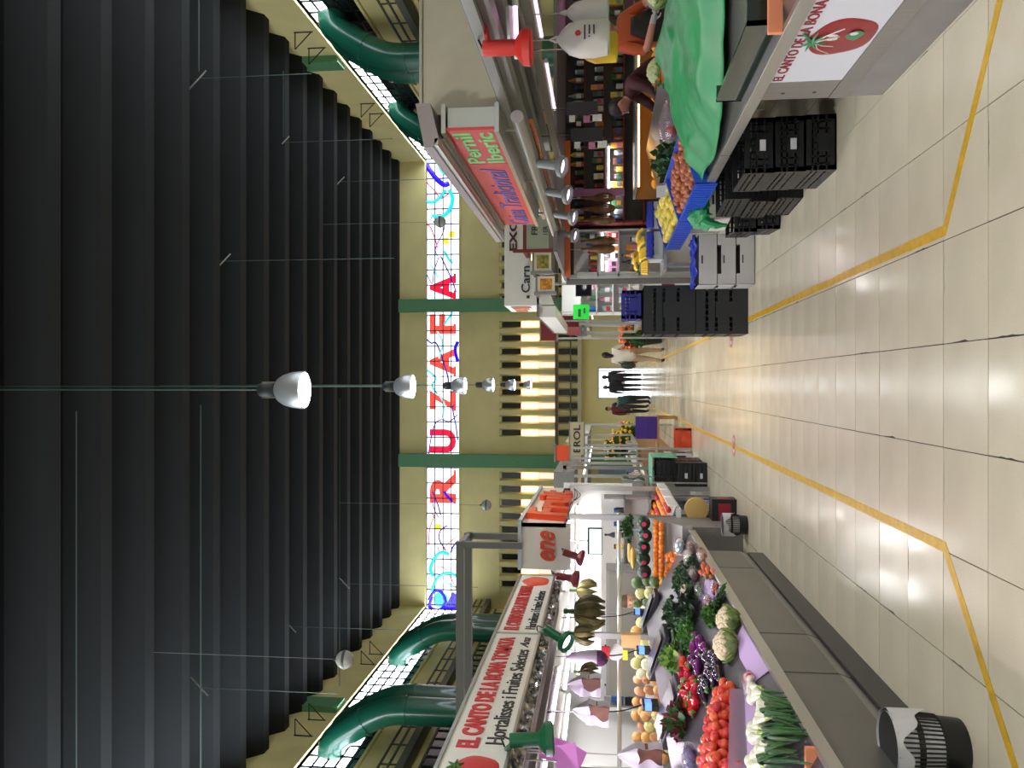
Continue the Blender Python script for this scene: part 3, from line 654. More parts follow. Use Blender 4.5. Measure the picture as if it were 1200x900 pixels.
# green bean / leek bundles beside cauliflower
g = 'bundled green stalks'
for k in range(3):
    q = random.Random(k); p = tl(843 + k * 4, 712 - k * 8); r = thing('stalk_bundle', 'bundle of thin green stalks with pale tips beside the cauliflower', 'vegetable bundle', tuple(p), g)
    mb = MB(); mt = MB()
    for j in range(16):
        o = Vector((q.uniform(-.045, .045), q.uniform(-.02, .02), .02 + q.random() * .05)); e = Vector((-.1 + q.uniform(-.03, .03), .18, .02)); mb.tube([p + o - e * .6, p + o + e * .5], .006, 5); mt.tube([p + o + e * .5, p + o + e * .8], [.006, .002], 5)
    obj('stalks', mb, m_leaf, r); obj('tips', mt, mat('stalk_tip', (206, 170, 130), .6), r)
    mb = MB(); mb.tube([p + Vector((-.06, 0, .05)), p + Vector((.06, 0, .05))], .012, 6); obj('tie', mb, m_lav, r)
# carrots
m_car = mat('carrot', (226, 96, 36), .4, var=.1, objvar=.12)
car = longveg('carrot', 'bunched orange carrot by the bagged roots', 'carrot', 'carrots on the steel counter', m_car, .19, .021, taper=.6, curve=.05)
for k in range(9):
    p = tl(829 + (k % 5) * 2.6, 664 + k * 1.5); car(p + Vector((0, 0, .03 + (k % 2) * .03)), 1.25 + .06 * k, 1)
m_clear = mat('clear_bag', (226, 226, 232), .12, trans=.75, alpha=.55)
def lumpbag(label, p, L, W, H, m, ncol, seed, name='clear_bag', cat='bag', wrap=m_clear):
    root = thing(name, label, cat, tuple(p)); q = random.Random(seed)
    for k in range(8):
        mb = MB(); c = p + Vector((q.uniform(-W, W) * .6, q.uniform(-L, L) * .65, H * q.uniform(.35, .6))); mb.ball(c, H * .42, (1, 1.1, .9), 10, 7); obj('content', mb, ncol[k % len(ncol)], root, True)
    mb = MB(); mb.ball(p + Vector((0, 0, H * .5)), 1, (W, L, H * .6), 18, 12, lambda v: 1 + .09 * noise.noise(v * 3.1 + Vector((seed, 0, 0)))); obj('film', mb, wrap, root, False); return root
m_on = mat('brown_onion', (176, 92, 44), .35, var=.15); m_gar = mat('garlic', (226, 216, 204), .5); m_rad = mat('radish', (206, 40, 60), .3)
lumpbag('clear bag of brown onions at the tip of the counter', tl(816, 642), .2, .08, .1, m_on, [m_on, m_gar], 3)
lumpbag('clear bag of pale bulbs beside the carrots', tl(828, 651), .16, .07, .09, m_on, [m_gar, m_on], 5)
lumpbag('silvery bag at the far tip of the steel tray', tl(802, 640), .26, .1, .12, m_on, [m_gar], 8, wrap=mat('silver_film', (170, 182, 190), .2, .4, alpha=.85))
lumpbag('clear bag of red radishes beside the spring onions', tl(884, 797), .07, .06, .07, m_rad, [m_rad, m_gar], 9)
lumpbag('clear bag of violet garlic beside the tomatoes', tl(886, 812), .07, .05, .07, m_rad, [mat('violet_bulb', (170, 70, 190), .3), m_gar], 12)
lumpbag('netted bag of pale garlic beside the silvery bag', tl(812, 654), .24, .09, .1, m_on, [m_gar], 41)
lumpbag('clear bag of red onions between the carrots and the dill', tl(818, 672), .2, .08, .09, m_on, [mat('red_onion', (128, 40, 70), .35), m_gar], 43)
lumpbag('clear bag of pink radishes under the green stalk bundles', tl(834, 706), .16, .07, .07, m_on, [mat('pink_radish', (214, 110, 140), .35), m_gar], 47)
lumpbag('clear bag of green beans between the dill and lavender wrapper', tl(824, 694), .22, .08, .07, m_on, [m_h2, m_h1], 49)
lumpbag('bag of red chillies by the carrots', tl(842, 690), .08, .06, .06, m_rad, [m_pep], 14)
lumpbag('bag of pink sweet potatoes behind the peppers', tl(801, 770), .2, .05, .06, m_rad, [mat('sweet_potato', (190, 112, 98), .5)], 16)
lumpbag('mesh bag of dark blue plums at the near end of the counter', tl(816, 890), .16, .1, .09, m_rad, [mat('plum', (52, 44, 110), .3)], 18)
lumpbag('bag of orange peppers behind the aubergines', tl(802, 788), .1, .05, .06, m_rad, [mat('orange_pep', (222, 84, 40), .3)], 21)
# ---- electronic scales on the back edge of the counter
m_scr = mat('scale_screen', (80, 120, 230), .3, emit=1.6, ergb=(90, 130, 240)); m_pan = mat('scale_dark', (36, 32, 40), .5)
def scale(label, x, y, s):
    p = atX(x, y, -2.72); r = thing('market_scale', label, 'scale', (p.x, p.y, 1.13))
    mb = MB(); mb.cbox(p, (.05, .16 * s, .14)); hd_ = obj('display_head', mb, m_black, r, bevel=.008)
    mb = MB(); mb.cbox(p + Vector((.02, -.083 * s, .02)), (.07, .006, .055)); mb.cbox(p + Vector((.027, 0, .02)), (.004, .1 * s, .055)); obj('screen', mb, m_scr, hd_)
    mb = MB(); mb.tube([(p.x, p.y, 1.05), (p.x, p.y, p.z - .06)], .018, 8); obj('neck', mb, m_alu, r)
    mb = MB(); mb.prism([(p.x - .14, 1.2), (p.x + .3, 1.05), (p.x + .3, 1.0), (p.x - .14, 1.05)], lambda u, v, w: Vector((u, w, v + .02)), p.y - .5 * s, p.y - .06); obj('base', mb, m_pan, r, bevel=.008)
    mb = MB(); mb.prism([(p.x - .1, 1.21), (p.x + .26, 1.087), (p.x + .26, 1.08), (p.x - .1, 1.203)], lambda u, v, w: Vector((u, w, v + .02)), p.y - .46 * s, p.y - .1); obj('weighing_pan', mb, m_cdark, r, bevel=.003)
    mb = MB(); mb.tube(bez([(p.x, p.y, p.z + .06), (p.x - .05, p.y - .05, p.z + .3), (p.x - .1, p.y, 2.16)], 10), .006, 5); obj('power_cord', mb, m_black, r)
scale('black scale with blue display nearest the melon end display', 749, 717, .8)
scale('black scale with blue display between two other scales', 754, 762, 1)
scale('black scale with blue display beside the hanging wrapped boxes', 762, 826, 1.1)
# ---- end display with melons across the end of the counter
r = thing('end_display', 'stepped grey display bearing melons at the end of the counter', 'counter', (-3.3, 10.4, 0))
mb = MB(); mb.prism([(10.12, 0), (10.12, .66), (10.85, 1.12), (10.85, 0)], lambda u, v, w: Vector((w, u, v)), -5.2, -1.72); obj('body', mb, m_grey, r)
mb = MB(); mb.box(-5.2, -1.7, 10.08, 10.12, .6, .72); obj('front_rail', mb, m_alu, r)
for x in (-2.4, -3.3, -4.2):
    mb = MB(); mb.box(x, x + .02, 10.11, 10.13, .05, .58); obj('panel_seam', mb, m_cdark, r)
m_tan = mat('tangerine', (240, 134, 28), .35, bump=.12, scale=60, objvar=.12)
tan_ = fruit('tangerine', 'orange tangerine in the row at the end display corner', 'tangerine', 'tangerines on the end display', .038, m_tan, (1, 1, .82), 0, True, 12)
for k in range(15):
    for j, x in enumerate((768.5, 775)):
        y = 612 + k * 5.3 + j * 2
        if j == 1 and k < 0: continue
        tan_(cross(x, y), rnd.uniform(0, 6), 1, None, rnd.uniform(-1, 1))
for k in range(26):
    q = random.Random(k); y = 648 + (k % 7) * 6 + q.uniform(-1.5, 1.5); x = 781 + (k // 7) * 5.2 + q.uniform(-1, 1)
    tan_(cross(x, y) + Vector((0, -.12, 0)), q.uniform(0, 6), 1.02, 'deep orange tangerine in the loose heap under the tangerine row', q.uniform(-1, 1))
# watermelons with pink stickers
m_wm = mat('watermelon', (18, 40, 32), .3, rgb2=(34, 66, 44), scale=7, stretch=(3, 3, .6))
root = thing('watermelon', 'dark green watermelon with a pink sticker above the tangerine row', 'watermelon', (0, 0, 0), 'watermelons on the end display')
mb = MB(); mb.ball((0, 0, 0), .092, (1, 1, .95), 18, 12); rn = obj('rind', mb, m_wm, root, True)
mb = MB(); mb.lathe([(0, .0), (.028, .001), (.03, -.003)][::-1], 14, (0, -.0915, .0), Matrix.Rotation(pi / 2, 3, 'X')); obj('sticker', mb, mat('pink_sticker', (226, 60, 120), .4), rn)
mb = MB(); mb.tube([(0, 0, .085), (.004, 0, .1)], .006, 6); obj('stalk', mb, m_stalk, root)
wm = Proto(root)
for k, (x, y) in enumerate(((757, 613), (759, 628), (757, 642), (757, 655), (758, 670))): wm(cross(x, y) + Vector((0, 0, .03)), rnd.uniform(-.4, .4), 1, 'dark green watermelon with a pink sticker, %s along its row from the aisle' % ('first', 'second', 'third', 'fourth', 'fifth')[k])
m_mel = {'cant': mat('cantaloupe', (222, 168, 104), .6, bump=.5, scale=60, objvar=.12), 'honey': mat('honeydew', (222, 218, 150), .4, objvar=.1), 'green': mat('green_melon', (92, 120, 74), .45, var=.25, scale=20, objvar=.15), 'pale': mat('pale_melon', (226, 222, 196), .45, objvar=.08), 'tanm': mat('tan_squash', (214, 160, 116), .5, objvar=.1)}
desc = {'cant': ('cantaloupe', 'netted orange-tan cantaloupe on the end display'), 'honey': ('honeydew_melon', 'smooth yellow honeydew melon on the end display'), 'green': ('green_melon', 'mottled green melon on the end display'), 'pale': ('pale_melon', 'pale cream melon on the end display'), 'tanm': ('butternut_squash', 'tan butternut squash on the end display')}
mel = {k: fruit(desc[k][0], desc[k][1], 'melon' if k != 'tanm' else 'squash', desc[k][0].replace('_', ' ') + 's on the end display', .074 if k != 'tanm' else .058, m_mel[k], (1, 1, .95) if k != 'tanm' else (1, 1, 1.35), 0, True, 12) for k in m_mel}
zones = ((682, 715, ('honey', 'cant', 'green', 'green', 'green')), (716, 752, ('honey', 'pale', 'honey', 'cant', 'tanm')), (753, 796, ('pale', 'pale', 'honey', 'green')), (797, 838, ('tanm', 'cant', 'tanm')), (839, 892, ('green', 'honey', 'tanm', 'cant')))
for (ya, yb, kinds) in zones:
    y = ya; row = 0
    while y < yb:
        for j in range(4):
            q = random.Random(int(y * 10) + j); x = 748 + j * 11 + (5 if row % 2 else 0) + q.uniform(-1.5, 1.5)
            mel[q.choice(kinds)](cross(x, y + q.uniform(-1, 1)) + Vector((0, 0, .02)), q.uniform(0, 6), q.uniform(.85, 1.06), None, q.uniform(-1.2, 1.2), q.uniform(-.6, .6))
        y += 12.5; row += 1
herb('flower_greens', 'leafy green bunch with pink buds above the watermelons', cross(742, 620), .06, .2, .12, [m_h2, m_h4], 260, .04)
# long yellow squashes
lsq = longveg('marrow', 'long pale yellow marrow lying above the watermelons', 'marrow', 'marrows on the end display', mat('marrow_skin', (226, 190, 110), .45), .26, .035, taper=.8, curve=.05)
for (x, y) in ((742, 648), (746, 655)): lsq(cross(x, y) + Vector((0, .05, .04)), .1, 1)
# ================================================================ canopy and signs over the steel counter
m_sign = mat('sign_white', (226, 224, 218), .3, var=.02); m_sred = mat('sign_red', (196, 36, 44), .4); m_sblk = mat('sign_black', (36, 36, 42), .4)
m_sof = mat('soffit_grey', (122, 118, 124), .5); m_cream = mat('cream_rail', (196, 190, 172), .4, .2)
SX = -2.1
def sgn_z(rt_): return EYE + rt_ * 2.1
def sign_panel(label, Y0, Y1):
    r = thing('stall_sign', label, 'sign', (SX - .03, (Y0 + Y1) / 2, 2.19))
    mb = MB(); mb.box(SX - .05, SX, Y0, Y1, 2.195, 2.555); bd = obj('board', mb, m_sign, r)
    mb = MB(); mb.box(SX - .06, SX + .012, Y0, Y1, 2.555, 2.575); mb.box(SX - .06, SX + .012, Y0, Y1, 2.178, 2.196); mb.box(SX - .06, SX + .012, Y1 - .015, Y1, 2.19, 2.56); obj('frame', mb, m_alu, r); return bd
r = sign_panel('long white stall sign with red capital letters and black script line', 3.3, 6.93)
lettering('EL CANTO DE LA BONA TOMATA', (SX, 4.72, 2.375), (0, 1, 0), (0, 0, 1), 2.08, .13, m_sred, r, .008, bold=.03)
lettering('Hortalisses i Fruites Selectes', (SX, 4.78, 2.235), (0, 1, 0), (0, 0, 1), 1.72, .105, m_sblk, r, .006)
lettering('Ana', (SX, 6.56, 2.25), (0, 1, 0), (0, 0, 1), .26, .075, m_sblk, r, .006, shear=.5)
mb = MB(); mb.ball((SX, 4.47, 2.35), .14, (.08, 1.1, .95), 18, 12, lambda p: 1 + .03 * cos(5 * atan2(p.y, p.z))); obj('tomato_emblem', mb, m_sred, r, True)
mb = MB()
for k in range(6): mb.tube([(SX + .012, 4.47, 2.46), (SX + .014, 4.47 + .07 * cos(k * 1.05), 2.46 + .05 * sin(k * 1.05))], [.012, .003], 5)
obj('emblem_leaves', mb, m_stalk, r)
r = sign_panel('white stall sign with red letters ending in an orange tomato picture', 6.95, 9.05)
lettering('EL CANTO DE LA BONA TOMATA', (SX, 7.02, 2.375), (0, 1, 0), (0, 0, 1), 1.55, .13, m_sred, r, .008, bold=.03)
lettering('Hortalisses i Fruites Selectes', (SX, 7.06, 2.235), (0, 1, 0), (0, 0, 1), 1.3, .09, m_sblk, r, .006)
mb = MB(); mb.ball((SX, 8.78, 2.37), .15, (.07, 1.4, .95), 18, 12, lambda p: 1 + .04 * cos(5 * atan2(p.y, p.z))); obj('tomato_emblem', mb, mat('tomato_print', (232, 106, 70), .4, rgb2=(214, 60, 50), scale=6), r, True)
r = thing('stall_canopy', 'grey canopy frame with rails behind the long tomato-market sign', 'canopy', (-2.9, 6.1, 0))
mb = MB(); mb.box(-4.9, SX - .06, 3.3, 9.05, 2.2, 2.24); obj('roof_panel', mb, m_sof, r)
for x, z, w, m in ((-2.2, 2.15, .05, m_cream), (-2.42, 2.17, .06, m_grey), (-2.72, 2.16, .035, m_alu), (-4.7, 2.17, .06, m_grey)):
    mb = MB(); mb.box(x - w, x + w, 3.3, 9.05, z - .03, z + .03); obj('rail', mb, m, r)
for (x, y) in ((-2.8, 9.28), (-4.8, 3.4), (-4.8, 9.0)):
    mb = MB(); mb.box(x - .03, x + .03, y - .03, y + .03, 0, 2.2); obj('post', mb, m_alu, r)
mb = MB(); mb.grid(lambda u, v: Vector((SX - .02 + .03 * noise.noise(Vector((u * 40, v * 4, 0))), 3.3 + u * 5.6, 2.1 + v * .085)), 110, 4); obj('foil_fringe', mb, mat('foil', (180, 178, 176), .18, .9, rgb2=(60, 60, 60), scale=14), r, False)
def tube_light(label, a, b, m=m_tube, r_=.016, energy=0, col=(1, 1, 1), group='fluorescent tubes under the stall canopies', hang=0):
    a = Vector(a); b = Vector(b); root = thing('fluorescent_tube', label, 'lamp', tuple((a + b) / 2), group); d = (b - a).normalized()
    mb = MB(); mb.tube([a, b], r_, 8); obj('tube', mb, m, root, True)
    mb = MB(); mb.tube([a - d * .04, a], .018, 8); mb.tube([b, b + d * .04], .018, 8); mb.tube([a + Vector((0, 0, .035)), b + Vector((0, 0, .035))], .022, 6); obj('fitting', mb, m_white, root)
    if hang:
        mb = MB()
        for e_ in (a, b): mb.tube([e_ + Vector((0, 0, .03)), (e_.x, e_.y, hang)], .006, 5)
        obj('drop_rod', mb, m_alu, root)
    if energy:
        ld = bpy.data.lights.new('tube_light', 'AREA'); ld.shape = 'RECTANGLE'; ld.size = (b - a).length; ld.size_y = .05; ld.energy = energy; ld.color = col
        lo = bpy.data.objects.new('tube_light', ld); COL.objects.link(lo); c = (a + b) / 2 - Vector((0, 0, .025)); xd = d; zd = Vector((0, 0, 1)); yd = zd.cross(xd)
        lo.matrix_world = Matrix.Translation(c) @ Matrix((xd, yd, zd)).transposed().to_4x4()
    return root
LAV = (1.0, .86, 1.0)
m_tlav = mat('tube_lavender', (255, 255, 255), .4, emit=TUBE, ergb=(252, 232, 255))
for k, y in enumerate((3.6, 5.5, 7.4)): tube_light('lavender fluorescent tube under the grey canopy, %s from the melon end' % ('third', 'second', 'first')[k], (-3.05, y, 2.12), (-3.05, y + 1.5, 2.12), m_tlav, energy=27, col=LAV)
# stall back wall
mb = MB(); mb.box(-5.0, -4.92, 3.0, 9.2, 0, 2.2); tag(obj('stall_partition', mb, mat('partition_grey', (92, 90, 90), .6)), 'grey partition wall behind the steel vegetable counter', 'partition')
# spot lamps
def spot(label, p, d, m, s=1.0, group='stall spot lamps', arm=None):
    p = Vector(p); d = Vector(d).normalized(); r = thing('spot_lamp', label, 'lamp', tuple(p), group); M = d.to_track_quat('Z', 'Y').to_matrix()
    mb = MB(); mb.lathe([(0, 0), (.036 * s, 0), (.038 * s, .01), (.038 * s, .16 * s), (.0, .165 * s)], 16, p, M); obj('housing', mb, m, r, True)
    mb = MB(); mb.lathe([(.03 * s, .15 * s), (.05 * s, .165 * s), (.085 * s, .19 * s), (.09 * s, .225 * s), (.075 * s, .235 * s), (.06 * s, .2 * s), (.0, .19 * s)], 20, p, M); hd_ = obj('head', mb, m, r, True)
    mb = MB(); mb.lathe([(0, .205 * s), (.058 * s, .206 * s)], 16, p, M); obj('bulb', mb, mat('spot_bulb', (255, 255, 255), .3, emit=2, ergb=(255, 230, 250)), hd_)
    a = Vector(arm) if arm is not None else p + Vector((0, 0, .1))
    mb = MB(); mb.tube([a, (a + p) / 2 + d * .02, p + d * .03], .016 * s, 6); obj('arm', mb, m, r)
    mb = MB(); mb.tube(bez([a + Vector((0, .02, 0)), (a + p) / 2 + Vector((.03, .05, .04)), p + Vector((.0, .02, 0))], 8), .006, 5); obj('cable', mb, m_black, r); return r
m_sg = mat('spot_green', (14, 92, 58), .35); m_sr = mat('spot_maroon', (120, 34, 42), .4); m_srd = mat('spot_red', (186, 44, 38), .4); m_sgy = mat('spot_grey', (128, 132, 134), .4)
spot('green spot lamp hanging under the long tomato sign', atX(597, 868, -1.98), (.05, .1, -1), m_sg, 1.05, arm=atX(592, 880, -2.12))
spot('green spot lamp tilted inward under the seam between two white signs', atX(640, 738, -2.0), (-.25, -.5, -.75), m_sg, 1.0, arm=atX(630, 742, -2.12))
spot('maroon spot lamp under the orange tomato picture', atX(652, 675, -2.0), (-.1, -.1, -1), m_sr, 1.0, arm=atX(648, 672, -2.12))
spot('maroon spot lamp below the white panel with orange script', at(660, 647, 9.12), (-.25, .05, -.8), m_sr, 1.0, arm=Vector((-1.9, 9.36, 2.06)))
# steel tube gantry above the stall
r = thing('steel_gantry', 'grey steel tube gantry standing above the white signs', 'frame', (-1.75, 9.3, 2.6)); m_gan = mat('gantry', (104, 104, 104), .4, .6)
A = at(541, 638, 9.3); B = at(547, 805, 9.3)
for Yo in (0, .55):
    mb = MB(); mb.box(A.x - .035, A.x + .035, 9.3 + Yo - .035, 9.3 + Yo + .035, 2.57, A.z); obj('post', mb, m_gan, r)
    mb = MB(); mb.box(B.x - 1.6, A.x + .035, 9.3 + Yo - .04, 9.3 + Yo + .04, A.z - .03, A.z + .06); obj('beam', mb, m_gan, r)
for x in (A.x, B.x - .6):
    mb = MB(); mb.box(x - .03, x + .03, 9.3, 9.85, A.z - .02, A.z + .04); obj('tie', mb, m_gan, r)
mb = MB(); mb.box(B.x - 1.6, B.x - 1.5, 9.28, 9.9, 2.2, A.z); obj('post', mb, m_gan, r)
# hanging wrapped boxes, nets and bunches along the rail
m_film = mat('white_film', (214, 208, 222), .35, alpha=.88); m_brown = mat('brown_box', (118, 76, 62), .5, var=.2, scale=12)
def hang_line(r, p, top=2.16):
    mb = MB(); mb.tube([p, (p.x, p.y, top)], .004, 5); obj('string', mb, m_alu, r)
def wrapped(label, x, y, X, w, h, tilt=0.0):
    p = atX(x, y, X); r = thing('wrapped_box', label, 'wrapped box', tuple(p), 'brown boxes hung in white film')
    M = Matrix.Translation(p) @ Matrix.Rotation(tilt, 4, 'Y')
    mb = MB(); mb.box(-w * .36, w * .36, -.055, .055, -h * .45, h * .12, M); bx_ = obj('box', mb, m_brown, r, bevel=.006)
    mb = MB()
    def fw_(u, v):      # gathered neck of film above the box
        a = 2 * pi * u; k = (1 - v) ** .7; cr = 1 + .1 * sin(7 * a + x) * (1 - v)
        sx = max(-1, min(1, 1.35 * cos(a))); sy = max(-1, min(1, 1.35 * sin(a)))
        return M @ Vector((sx * w * .39 * (k * .93 + .07) * cr, sy * .064 * (k * .9 + .1) * cr, h * (.08 + .44 * v) + .01 * sin(5 * a)))
    mb.grid(fw_, 36, 8); obj('film_neck', mb, m_film, r, True)
    mb = MB(); mb.grid(lambda u, v: M @ Vector((-w * .38 + u * w * (.3 + .1 * sin(v * 7 + x)), -.062 - .006 * sin(9 * v), h * (-.47 + .62 * v))), 6, 10); mb.grid(lambda u, v: M @ Vector((w * .385 + .006 * sin(8 * v), -.064 + .128 * u, h * (-.47 + .62 * v))), 4, 10); mb.grid(lambda u, v: M @ Vector((-w * .385 - .006 * sin(8 * v), -.064 + .128 * u, h * (-.47 + .62 * v))), 4, 10); obj('film_fold', mb, m_film, r, True)
    hang_line(r, p + Vector((0, 0, h * .4)))
wrapped('brown box in white film hanging behind the pink paper', 686, 803, -2.72, .22, .3)
wrapped('brown box in white film hanging beside another wrapped box', 694, 835, -2.72, .22, .3, .1)
wrapped('large brown box in lilac film hanging low behind the counter', 752, 886, -2.72, .2, .32)
def netbag(label, x, y, X):
    p = atX(x, y, X); r = thing('net_bag', label, 'bag', tuple(p), 'nets hung from the rail')
    mb = MB(); mb.ball(p + Vector((0, 0, -.09)), .1, (.8, .8, 1), 14, 10, lambda v: 1 + .12 * noise.noise(v * 4)); obj('bulbs', mb, mat('purple_bulbs', (98, 52, 92), .5, var=.4, scale=30, bump=.6), r, True)
    mb = MB(); mb.lathe([(.085, -.08), (.075, 0.02), (.06, .1), (.045, .17), (.012, .22), (0, .23)], 14, p); obj('net', mb, mat('lilac_film', (196, 184, 204), .4, alpha=.85), r, True); hang_line(r, p + Vector((0, 0, .2)))
netbag('net of purple bulbs with lilac film hanging above the scales', 690, 771, -2.72)
def bunch(label, x, y, X, s, seed):
    p = atX(x, y, X); r = thing('banana_bunch', label, 'banana bunch', tuple(p), 'olive banana bunches hung from the rail'); q = random.Random(seed)
    m = mat('olive_banana', (118, 104, 52), .5, rgb2=(72, 74, 38), scale=10, objvar=.1)
    for k in range(9):
        a = 2 * pi * k / 9 + q.uniform(-.2, .2); o = Vector((cos(a), sin(a), 0)); t = [p + Vector((0, 0, .1 * s)), p + o * .07 * s + Vector((0, 0, .06 * s)), p + o * .11 * s + Vector((0, 0, -.04 * s)), p + o * .09 * s + Vector((0, 0, -.13 * s))]
        mb = MB(); mb.tube(bez(t, 9), [.02 * s, .032 * s, .038 * s, .04 * s, .042 * s, .04 * s, .036 * s, .026 * s, .012 * s, .006 * s], 7); obj('banana', mb, m, r, True)
    mb = MB(); mb.tube([p + Vector((0, 0, .08 * s)), p + Vector((0, 0, .2 * s))], .02 * s, 7); obj('stem', mb, m_stalk, r); hang_line(r, p + Vector((0, 0, .18 * s)))
bunch('large olive banana bunch hanging above the melon display', 690, 717, -2.72, 1.5, 1)
bunch('dark olive banana bunch nearest the maroon spot lamps', 687, 692, -2.72, 1.1, 2)
bunch('small olive banana bunch above the net of purple bulbs', 684, 743, -2.72, .9, 3)
bunch('olive banana bunch between the net bag and the wrapped boxes', 690, 788, -2.72, .7, 4)
p = atX(721, 764, -2.74); r = thing('round_price_sign', 'round white price sign with red tag above the scale', 'sign', tuple(p))
mb = MB(); mb.lathe([(0, -.006), (.085, -.006), (.085, .006), (0, .006)], 24, p, Matrix.Rotation(pi / 2, 3, 'X') @ Matrix.Rotation(.4, 3, 'Y')); obj('disc', mb, m_white, r)
mb = MB(); mb.cbox(p + Vector((0, -.02, .1)), (.12, .02, .08)); obj('red_tag', mb, m_sred, r); hang_line(r, p + Vector((0, 0, .08)))
mb = MB(); mb.cbox(p + Vector((-.02, -.02, -.1)), (.1, .02, .05)); obj('yellow_tag', mb, mat('tag_yellow', (222, 222, 60), .5), r)
p = atX(740, 757, -2.74); mb = MB(); mb.cbox(Vector((p.x, p.y + .2, p.z)), (.14, .1, .2), ); tag(obj('paper_bag', mb, mat('kraft', (214, 180, 120), .7)), 'kraft paper bag standing between two scales', 'bag'); 
# pink paper sheets, the pink lamp's light put into their colour
m_pink = mat('pink_lit_paper', (240, 150, 236), .6)
for k, (x, y, w, h, ry) in enumerate(((653, 880, .14, .2, .3), (664, 893, .2, .14, -.2), (672, 884, .1, .14, .5))):
    p = atX(x, y, -2.3); M = Matrix.Translation(p) @ Matrix.Rotation(ry, 4, 'Y') @ Matrix.Rotation(.5, 4, 'Z'); mb = MB(); mb.box(-w / 2, w / 2, -.005, .005, -h / 2, h / 2, M)
    r = thing('pink_lit_paper', 'pink-lit wrapping sheet clipped under the canopy, %s' % ('folded over the others', 'hanging lowest', 'turned edgeways')[k], 'paper', tuple(p), 'pink wrapping sheets'); obj('sheet', mb, m_pink, r); mb = MB(); mb.tube([p + Vector((0, 0, h * .4)), (p.x, p.y, 2.17)], .006, 5); obj('clip', mb, m_alu, r)
mb = MB(); p = atX(652, 858, -2.3)
# vendor-side fixtures: dark fridge blocks and shelf behind the counter
r = thing('back_shelf', 'steel back shelf with crates of stock behind the vegetable counter', 'shelf', (-4.6, 6.6, 0))
for z in (.2, .75, 1.3): 
    mb = MB(); mb.box(-4.9, -4.4, 4.0, 9.6, z, z + .03); obj('shelf_board', mb, m_steel, r)
for y in (4.0, 5.9, 7.8, 9.55):
    mb = MB(); mb.box(-4.44, -4.4, y, y + .04, 0, 1.95); obj('upright', mb, m_alu, r)
# ---- waste bins
def bin_(label, loc, s=1.0):
    r = thing('waste_bin', label, 'bin', loc, 'plastic waste bins by the steel counter'); x, y, z = loc; R = .15 * s; H = .33 * s
    mb = MB(); mb.lathe([(0, 0), (R * .82, 0), (R * .84, .01), (R * .9, H * .35)], 28, loc); obj('base', mb, m_black, r, True)
    mb = MB(); mb.lathe([(R * .95, H * .62), (R * .955, H * .7)], 28, loc); mb.lathe([(R * 1.0, H * .93), (R * 1.03, H * .98)], 28, loc); obj('hoop', mb, m_black, r)
    n = 44
    for k in range(n):
        a = 2 * pi * k / n; c = Vector((cos(a), sin(a), 0)); mb = MB(); L = Vector(loc)
        mb.tube([L + c * R * .9 + Vector((0, 0, H * .33)), L + c * R * 1.0 + Vector((0, 0, H * .96))], .0045 * s, 4)
        if k == 0 or True: obj('rib', mb, m_black, r)
    mb = MB(); mb.grid(lambda u, v: Vector(loc) + Vector((cos(2 * pi * u), sin(2 * pi * u), 0)) * R * (.84 + .12 * v) + Vector((0, 0, H * (.15 + .85 * v))), 28, 3); obj('liner', mb, mat('liner_white', (214, 214, 222), .5), r, True)
    mb = MB(); mb.grid(lambda u, v: Vector(loc) + Vector((cos(2 * pi * u), sin(2 * pi * u), 0)) * R * (1.045 + .02 * sin(9 * u * 6.28)) + Vector((0, 0, H * (1.0 - v * (.3 + .18 * sin(6.28 * u * 2 + 1) + .06 * sin(6.28 * u * 7))))), 56, 4); obj('liner_fold', mb, mat('liner_fold_white', (222, 222, 228), .45, alpha=.93), r, True)
p = atZ(1140, 878, 0); bin_('black ribbed bin with white liner by the salmon end board', (p.x - .04, p.y + .12, 0), 1.0)
p = atZ(877, 617, 0); bin_('black ribbed bin with white liner at the far tip of the counter', (p.x, p.y + .1, 0), .85)
# ================================================================ second stall on that side: white end panel with orange script
m_och = mat('letter_orange', (216, 72, 36), .35)
r = thing('script_sign', 'white stall fascia with raised orange script letters', 'sign', (-1.58, 10.6, 2.05))
mb = MB(); mb.box(-2.1, -1.58, 9.35, 9.4, 2.03, 2.6); obj('end_board', mb, m_sign, r)
mb = MB(); mb.box(-1.62, -1.58, 9.35, 12.6, 2.08, 2.58); obj('side_board', mb, m_sign, r)
mb = MB(); mb.box(-1.66, -1.545, 9.3, 12.6, 2.58, 2.62); mb.box(-2.1, -1.545, 9.31, 9.35, 2.58, 2.62); obj('edge_trim', mb, mat('pale_blue_trim', (178, 192, 204), .4), r)
lettering('ene', (-2.0, 9.35, 2.2), (1, 0, 0), (0, 0, 1), .34, .17, m_och, r, .03, bold=.02, shear=.35)
lettering('Fruit', (-1.58, 9.5, 2.08), (0, 1, 0), (0, 0, 1), 2.3, .48, m_och, r, .07, bold=.03, shear=.2)
lettering('SELECTES', (-1.58, 11.9, 2.15), (0, 1, 0), (0, 0, 1), .6, .1, m_sblk, r, .01)
for k in range(3):
    mb = MB(); mb.tube(bez([(-1.57, 9.4, 2.04 + k * .03), (-1.55, 10.6, 2.1 - k * .02), (-1.56, 11.6, 1.98 + k * .04), (-1.57, 12.5, 2.1)], 16), .006, 5); obj('trailing_cable', mb, mat('cable_violet', (64, 40, 64), .5), r)
r = thing('stall_canopy', 'bright white-lit canopy behind the orange script fascia', 'canopy', (-3.2, 11.4, 0))
mb = MB(); mb.box(-5.2, -1.62, 9.4, 13.4, 2.2, 2.25); obj('roof_panel', mb, m_white, r)
mb = MB(); mb.box(-5.2, -1.6, 13.4, 13.46, 1.2, 2.3); obj('rear_panel', mb, m_white, r)
